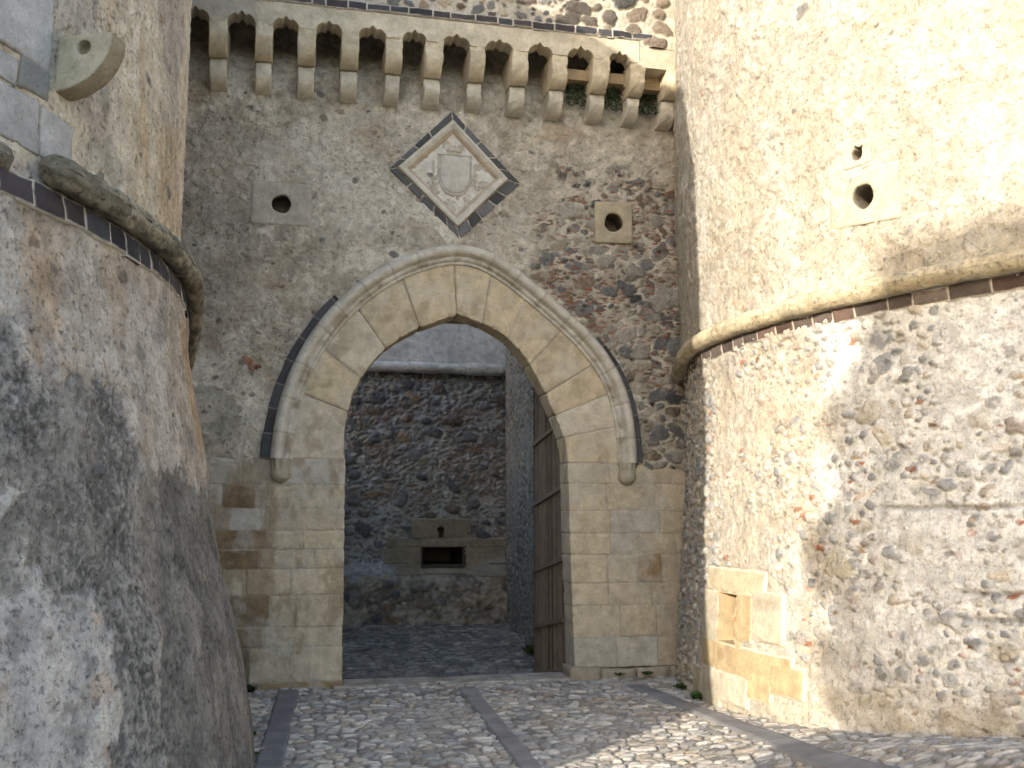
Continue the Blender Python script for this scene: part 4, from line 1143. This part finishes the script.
def build_back_wall():
    t = empty('courtyard_wall', (0, 0, 0), 'dim rubble wall with a pale string course and a wide gun slot seen through the arch', 'wall')
    Y0 = 7.0
    def mp(S, Z, H):        # very gently curved face, battered at the foot
        foot = sstep(1.10, .72, Z + .07 * np.sin(S * 2.3) + .05 * np.sin(S * 5.1 + 1)) * .34 + np.clip(1.0 - Z, 0, 1) * .15
        return np.stack([S + 0 * Z, Y0 + .012 * (S - .6) ** 2 - foot - H, Z + 0 * S], -1)
    S = np.arange(-3.2, 4.2, .022); Z = np.concatenate([np.arange(-.4, 6.8, .022), np.linspace(6.83, 8.2, 8)])
    s, z = np.meshgrid(S, Z)
    H, C = rubble_field(s, z, 501, cell=.085, tone=1.0)
    H *= 1.2
    n2 = fbm(s, z, 1.5, 5, 505)
    C = mix(C, (.2, .15, .12), sstep(.15, .45, fbm(s, z, 1.3, 4, 506)) * .35 * (z > 2))
    sb = scatter(515, -3.1, 4.1, 1.2, 4.6, 160, lambda r, n: r.uniform(.05, .12, n), gap=.03)
    stamp(S, Z, H, C, sb, 516, pal=PAL * .9 + .03, w=(3, 3, 3, 1, 1, .3, 0, 1), proud=(.03, .06), asp=(1.2, 2.0))
    for zb, wd in ((3.95, .10), (3.3, .07), (2.35, .09)):
        bk = np.exp(-((z - zb - .05 * n2) / wd) ** 2) * sstep(-.1, .3, fbm(s, z * 0, .8, 3, 517))
        C = mix(C, (.20, .125, .09), bk * .3); H = H * (1 - .5 * bk)
    up = sstep(4.78, 4.84, z)
    C = mix(C, mix((.46, .45, .43), (.54, .525, .50), sstep(-.3, .3, n2)), up); H = H * (1 - up) + (.01 * n2 + .006 * fbm(s, z, 9, 4, 507)) * up
    bank = sstep(1.05, .88, z + .16 * n2 + .06 * fbm(s, z, 5, 4, 513))
    C = mix(C, mix((.16, .14, .115), (.29, .26, .215), sstep(-.3, .3, n2 + .5 * fbm(s, z, 8, 4, 508))), bank)
    H = H * (1 - .5 * bank) + .09 * bank * fbm(s, z, 2.6, 6, 509, gain=.62)
    sk = scatter(518, -3.1, 4.1, .0, .95, 240, lambda r, n: r.uniform(.02, .07, n), gap=.02)
    stamp(S, Z, H, C, sk, 519, pal=PAL * 1.1, w=(2, 2, 2, 2, 1, 1, 0, 1), proud=(.01, .04), cover=sstep(-.1, .3, n2) * .8)
    ledge = np.exp(-((z - 1.0 - .04 * n2) / .09) ** 2) * sstep(.15, -.3, s)
    C = mix(C, (.33, .325, .31), ledge * .8)
    cut = hole_cut(S, Z, [(.38, 1.20, 1.06, 1.40), (.76, 1.68, .1)])
    grid_mesh('wall_face', mp(s, z, H), C, M_RUBBLE, t, cut=cut)
    A, B = (.22, .19, .145), (.195, .17, .13)
    bl = [(.18, .50, 1.56, 1.94, A), (.50, 1.02, 1.56, 1.95, B), (1.02, 1.36, 1.56, 1.93, A), (-.28, .14, 1.38, 1.58, B), (.14, 1.30, 1.40, 1.55, A), (1.30, 2.05, 1.38, 1.56, B),
          (-.32, .10, 1.10, 1.37, A), (.10, .38, 1.06, 1.39, B), (1.22, 1.62, 1.06, 1.38, A), (1.62, 2.1, 1.08, 1.37, B), (-.1, .38, .88, 1.06, B), (.38, 1.25, .90, 1.05, A), (1.25, 2.05, .86, 1.05, B)]
    key = [(.76, 1.74, .075), (.715, .805, 1.58, 1.74)]
    block_panel('slot_surround', lambda S_, Z_, H_: mp(S_, Z_, H_ + .03), bl, t, 511, cut=[(.38, 1.22, 1.06, 1.395)] + key, proud=.03, joint=(.22, .2, .165), step=.016)
    b = MB(); k = (.06, .05, .04)  # near-black lining colour paints the shade deep inside the slot
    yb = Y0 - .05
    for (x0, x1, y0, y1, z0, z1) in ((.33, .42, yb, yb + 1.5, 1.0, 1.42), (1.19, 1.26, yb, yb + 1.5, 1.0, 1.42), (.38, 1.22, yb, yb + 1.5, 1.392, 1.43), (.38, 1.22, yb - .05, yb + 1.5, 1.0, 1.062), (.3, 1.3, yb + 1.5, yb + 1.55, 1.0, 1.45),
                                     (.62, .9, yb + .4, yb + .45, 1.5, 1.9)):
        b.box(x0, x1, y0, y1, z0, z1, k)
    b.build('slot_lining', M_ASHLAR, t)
    ring_course(lambda S_, Z_, H_: mp(S_, Z_, H_), -3.1, 4.1, 4.87, .11, .09, t, 521, lambda s_, a_: mix((.58, .56, .52), (.48, .465, .43), sstep(-.3, .3, fbm(s_, a_ * .3, 2, 4, 522))), [-.9, .1, 1.2, 2.0], rough=.004)
    brick_course(mp, -3.1, 4.1, 4.775, 4.65, t, 523, .35, .6, proud=.02, col=(.085, .075, .065))
    b = MB(); b.box(-4.5, 4.5, 8.6, 9.2, -.4, 8.2, (.3, .27, .22)); b.build('wall_core', M_RUBBLE, t)
build_back_wall()

def build_passage(side, x0, x1, y0, y1, seed, label, top=6.4):
    L = math.hypot(x1 - x0, y1 - y0); d = np.array((x1 - x0, y1 - y0)) / L
    nrm = np.array((-d[1], d[0])) * (1 if side > 0 else -1)
    if side > 0: nrm = np.array((-d[1], d[0]))
    else: nrm = np.array((d[1], -d[0]))
    mp = lambda S, Z, H: np.stack([x0 + d[0] * S + nrm[0] * H, y0 + d[1] * S + nrm[1] * H, Z + 0 * S], -1)
    S, Z = np.arange(0, L + .02, .022), np.concatenate([np.arange(-.45, min(5.2, top - .03), .022), np.linspace(min(5.23, top - .02), top, 10)])
    s, z = np.meshgrid(S, Z)
    H, C = rubble_field(s, z, seed, cell=.10, tone=.85, mortar=(.24, .225, .2))
    cov = sstep(.0, .3, fbm(s, z, 1.1, 4, seed + 7))
    C = mix(C, (.2, .19, .17), cov * .5); H = H * (1 - .6 * cov) + .02 * cov
    o = grid_mesh('passage_wall', mp(s, z, H), C, M_RUBBLE, None, flip=(side > 0))
    t = empty('passage_wall', (0, 0, 0), label, 'wall')
    o.name = 'wall_face'; o.parent = t
    b = MB()
    e = -nrm * .7; w = -nrm * .02
    q = [(x0 + w[0], y0 + w[1]), (x1 + w[0], y1 + w[1]), (x1 + e[0], y1 + e[1]), (x0 + e[0], y0 + e[1])]
    b.add([(p[0], p[1], zz) for zz in (-.4, top) for p in q], [(0, 1, 2, 3), (4, 5, 6, 7), (0, 4, 5, 1), (1, 5, 6, 2), (2, 6, 7, 3), (3, 7, 4, 0)], (.26, .24, .2))
    b.build('wall_core', M_RUBBLE, t)
build_passage(1, 1.55, 2.02, 1.32, 6.75, 541, 'dark rubble passage wall behind the open wooden gate leaf')
build_passage(-1, -1.62, -2.3, 1.32, 6.9, 551, 'dark rubble passage wall hidden behind the pier of brown stained blocks', top=3.0)

# ------------------------------------------------------------------ small plants
def weed(x, y, z, r, n, seed, label, col=(.06, .11, .03), up=.6, group=None):
    rng = random.Random(seed)
    b = MB()
    for k in range(n):
        a = rng.uniform(0, 6.283); tilt = rng.uniform(.15, 1.2)
        l = r * rng.uniform(.5, 1.1); w = l * rng.uniform(.2, .34)
        bx, by = x + rng.gauss(0, r * .22), y + rng.gauss(0, r * .2)
        dx, dy = math.cos(a) * math.sin(tilt), math.sin(a) * math.sin(tilt); dz = math.cos(tilt) * up + .15
        sx, sy = -math.sin(a) * w, math.cos(a) * w
        p0 = (bx, by, z); p1 = (bx + dx * l * .5 + sx, by + dy * l * .5 + sy, z + dz * l * .6); p2 = (bx + dx * l, by + dy * l, z + dz * l * .8); p3 = (bx + dx * l * .5 - sx, by + dy * l * .5 - sy, z + dz * l * .6)
        c = np.array(col) * rng.uniform(.6, 1.6)
        b.add([p0, p1, p2, p3], [(0, 1, 2, 3)], c)
    o = b.build('weed', M_LEAF)
    return tag(o, label, 'weed', group)
G = 'weeds at the foot of the walls'
weed(2.36, -1.62, .0, .13, 60, 1, 'largest green weed beside the dark strip at the foot of the sunlit tower', group=G)
weed(2.43, -.95, .0, .10, 40, 2, 'small green weed in the corner between the tower and the pier plinth', group=G)
weed(2.30, -.17, .04, .08, 34, 3, 'low dark weed under the pale blocks of the clean pier', (.045, .075, .025), group=G)
weed(1.95, -.16, .04, .07, 26, 4, 'small tuft under the middle of the clean pier', (.05, .08, .03), group=G)
weed(-2.45, -.12, .0, .12, 50, 5, 'dark weed at the foot of the brown stained pier', (.035, .06, .02), group=G)
weed(-2.32, -2.55, .02, .07, 30, 6, 'weed between the stained tower and the dark paving strip', (.05, .08, .02), group=G)
weed(1.66, 3.1, -.12, .22, 60, 7, 'dim green weed at the foot of the passage wall behind the gate leaf', (.04, .06, .02), group=G)
weed(-.28, -.18, .015, .035, 14, 8, 'tiny weed in the joint of the pale threshold', (.04, .06, .02), group=G)
weed(2.62, -3.55, .08, .06, 24, 9, 'small weed at the foot of the sunlit tower, nearest the slit blocks', (.06, .10, .03), group=G)
weed(-2.28, -3.3, .02, .05, 22, 10, 'weed closest to the picture bottom beside the stained tower', (.05, .08, .02), group=G)
for k, (x, z, lab) in enumerate(((1.50, 7.52, 'dark creeping plant between corbels, farthest from the sunlit tower'), (2.0, 7.52, 'dark creeping plant between the corbels under the last small arch'), (2.5, 7.5, 'dark creeping plant under the plain lintel beside the sunlit tower'))):
    rng = random.Random(60 + k); b = MB()
    for q in range(240):
        px_, pz_ = x + rng.uniform(-.15, .15), z + rng.uniform(-.16, .2)
        py_ = -.04 - rng.random() * .1; l = rng.uniform(.02, .045); a = rng.uniform(0, 6.28)
        b.add([(px_, py_, pz_), (px_ + l * math.cos(a), py_ - .02, pz_ + l * math.sin(a)), (px_ + l * math.cos(a + .9), py_ - .03, pz_ + l * math.sin(a + .9) - .01)], [(0, 1, 2)], np.array((.035, .055, .025)) * rng.uniform(.5, 1.6))
    tag(b.build('creeping_plant', M_LEAF), lab, 'plant', 'plants growing between the corbels')

# low step of stacked stones at the tower foot, right edge of the picture
def build_step():
    t = empty('stone_step', (3.3, -5.6, .3), 'low step of flat grey stones against the tower, cut by the picture edge', 'step')
    rng = random.Random(9)
    for k in range(4):
        z0 = .10 + k * .085
        for q in range(2):
            b = MB(); x = 3.28 + q * .34 + rng.uniform(0, .03)
            b.box(x, x + .32, -6.05 + rng.uniform(0, .02), -5.5, z0, z0 + .075, np.array((.27, .27, .28)) * rng.uniform(.8, 1.2))
            b.build('step_stone', M_COBBLE, t, sub=4, rough=.02, smooth=True)
build_step()

# ------------------------------------------------------------------ what shades the sunlit tower: a house and a tree behind the viewer
def build_occluder():
    d = np.array((math.cos(SUN_TRAVEL), math.sin(SUN_TRAVEL))); q = np.array((d[1], -d[0]))
    D = 34.0
    tz = math.tan(SUN_EL)
    base = lambda qq, tt: tuple(q * qq + d * tt)
    t = empty('house', (0, 0, 0), 'plain plastered house behind the viewer that shades the sunlit tower', 'house')
    b = MB()
    def T(x, y, z): p = q * x + d * y; return (p[0], p[1], z)
    b.box(5.45, 16.0, -D - 8, -D, -.1, 13.15, (.45, .40, .32), T); b.build('wall', M_FAR, t)
    b = MB(); b.add([T(*p) for p in ((5.3, -D - 8.4, 13.15), (16.3, -D - 8.4, 13.15), (16.3, -D + .4, 13.15), (5.3, -D + .4, 13.15), (5.3, -D - 4, 14.0), (16.3, -D - 4, 14.0))], [(0, 1, 5, 4), (3, 4, 5, 2), (0, 4, 3), (1, 2, 5), (0, 3, 2, 1)], (.30, .14, .09))
    b.build('roof', M_FAR, t)
    for k in range(6):
        b = MB(); x = 6.2 + (k % 3) * 3.2; z = 3 + (k // 3) * 5
        b.box(x, x + 1.1, -D - .05, -D + .03, z, z + 1.7, (.1, .12, .10), T); b.build('window', M_WOOD, t, bevel=.01)
    t = empty('tree', (0, 0, 0), 'leafy tree beside the plain house behind the viewer', 'tree')
    b = MB(); n = 10
    D2 = D - 9
    prof = [(0, .35), (2.6, .24), (6, .16), (9.6, .06)]
    for k in range(3):
        (z0, r0), (z1, r1) = prof[k], prof[k + 1]
        vs_ = [T(5.3 + r * math.cos(6.283 * i / n), -D2 + r * math.sin(6.283 * i / n), z) for z, r in ((z0, r0), (z1, r1)) for i in range(n)]
        b.add(vs_, [(i, (i + 1) % n, n + (i + 1) % n, n + i) for i in range(n)], (.12, .09, .06))
    b.build('trunk', M_WOOD, t)
    rng = random.Random(21); b = MB()
    cl = [(5.25, 8.3, .75), (5.15, 7.2, .65), (5.3, 9.3, .7), (5.5, 9.9, .5), (5.1, 6.1, .6), (5.4, 5.0, .7), (4.85, 8.2, .45), (5.4, 4.0, .6)]
    for (x, z, r) in cl:
        for k in range(900):
            v = Vector((rng.gauss(0, 1), rng.gauss(0, 1), rng.gauss(0, 1))); v.normalize(); v *= r * rng.random() ** .4
            p = (x + v.x, -D2 + v.y, z + v.z); l = rng.uniform(.06, .13)
            u = Vector((rng.gauss(0, 1), rng.gauss(0, 1), rng.gauss(0, 1))).normalized() * l; w = Vector((rng.gauss(0, 1), rng.gauss(0, 1), rng.gauss(0, 1))).normalized() * l * .6
            b.add([T(p[0] - u.x, p[1] - u.y, p[2] - u.z), T(p[0] + w.x, p[1] + w.y, p[2] + w.z), T(p[0] + u.x, p[1] + u.y, p[2] + u.z), T(p[0] - w.x, p[1] - w.y, p[2] - w.z)], [(0, 1, 2, 3)], np.array((.05, .085, .03)) * rng.uniform(.6, 1.5))
    b.build('crown', M_LEAF, t)
build_occluder()
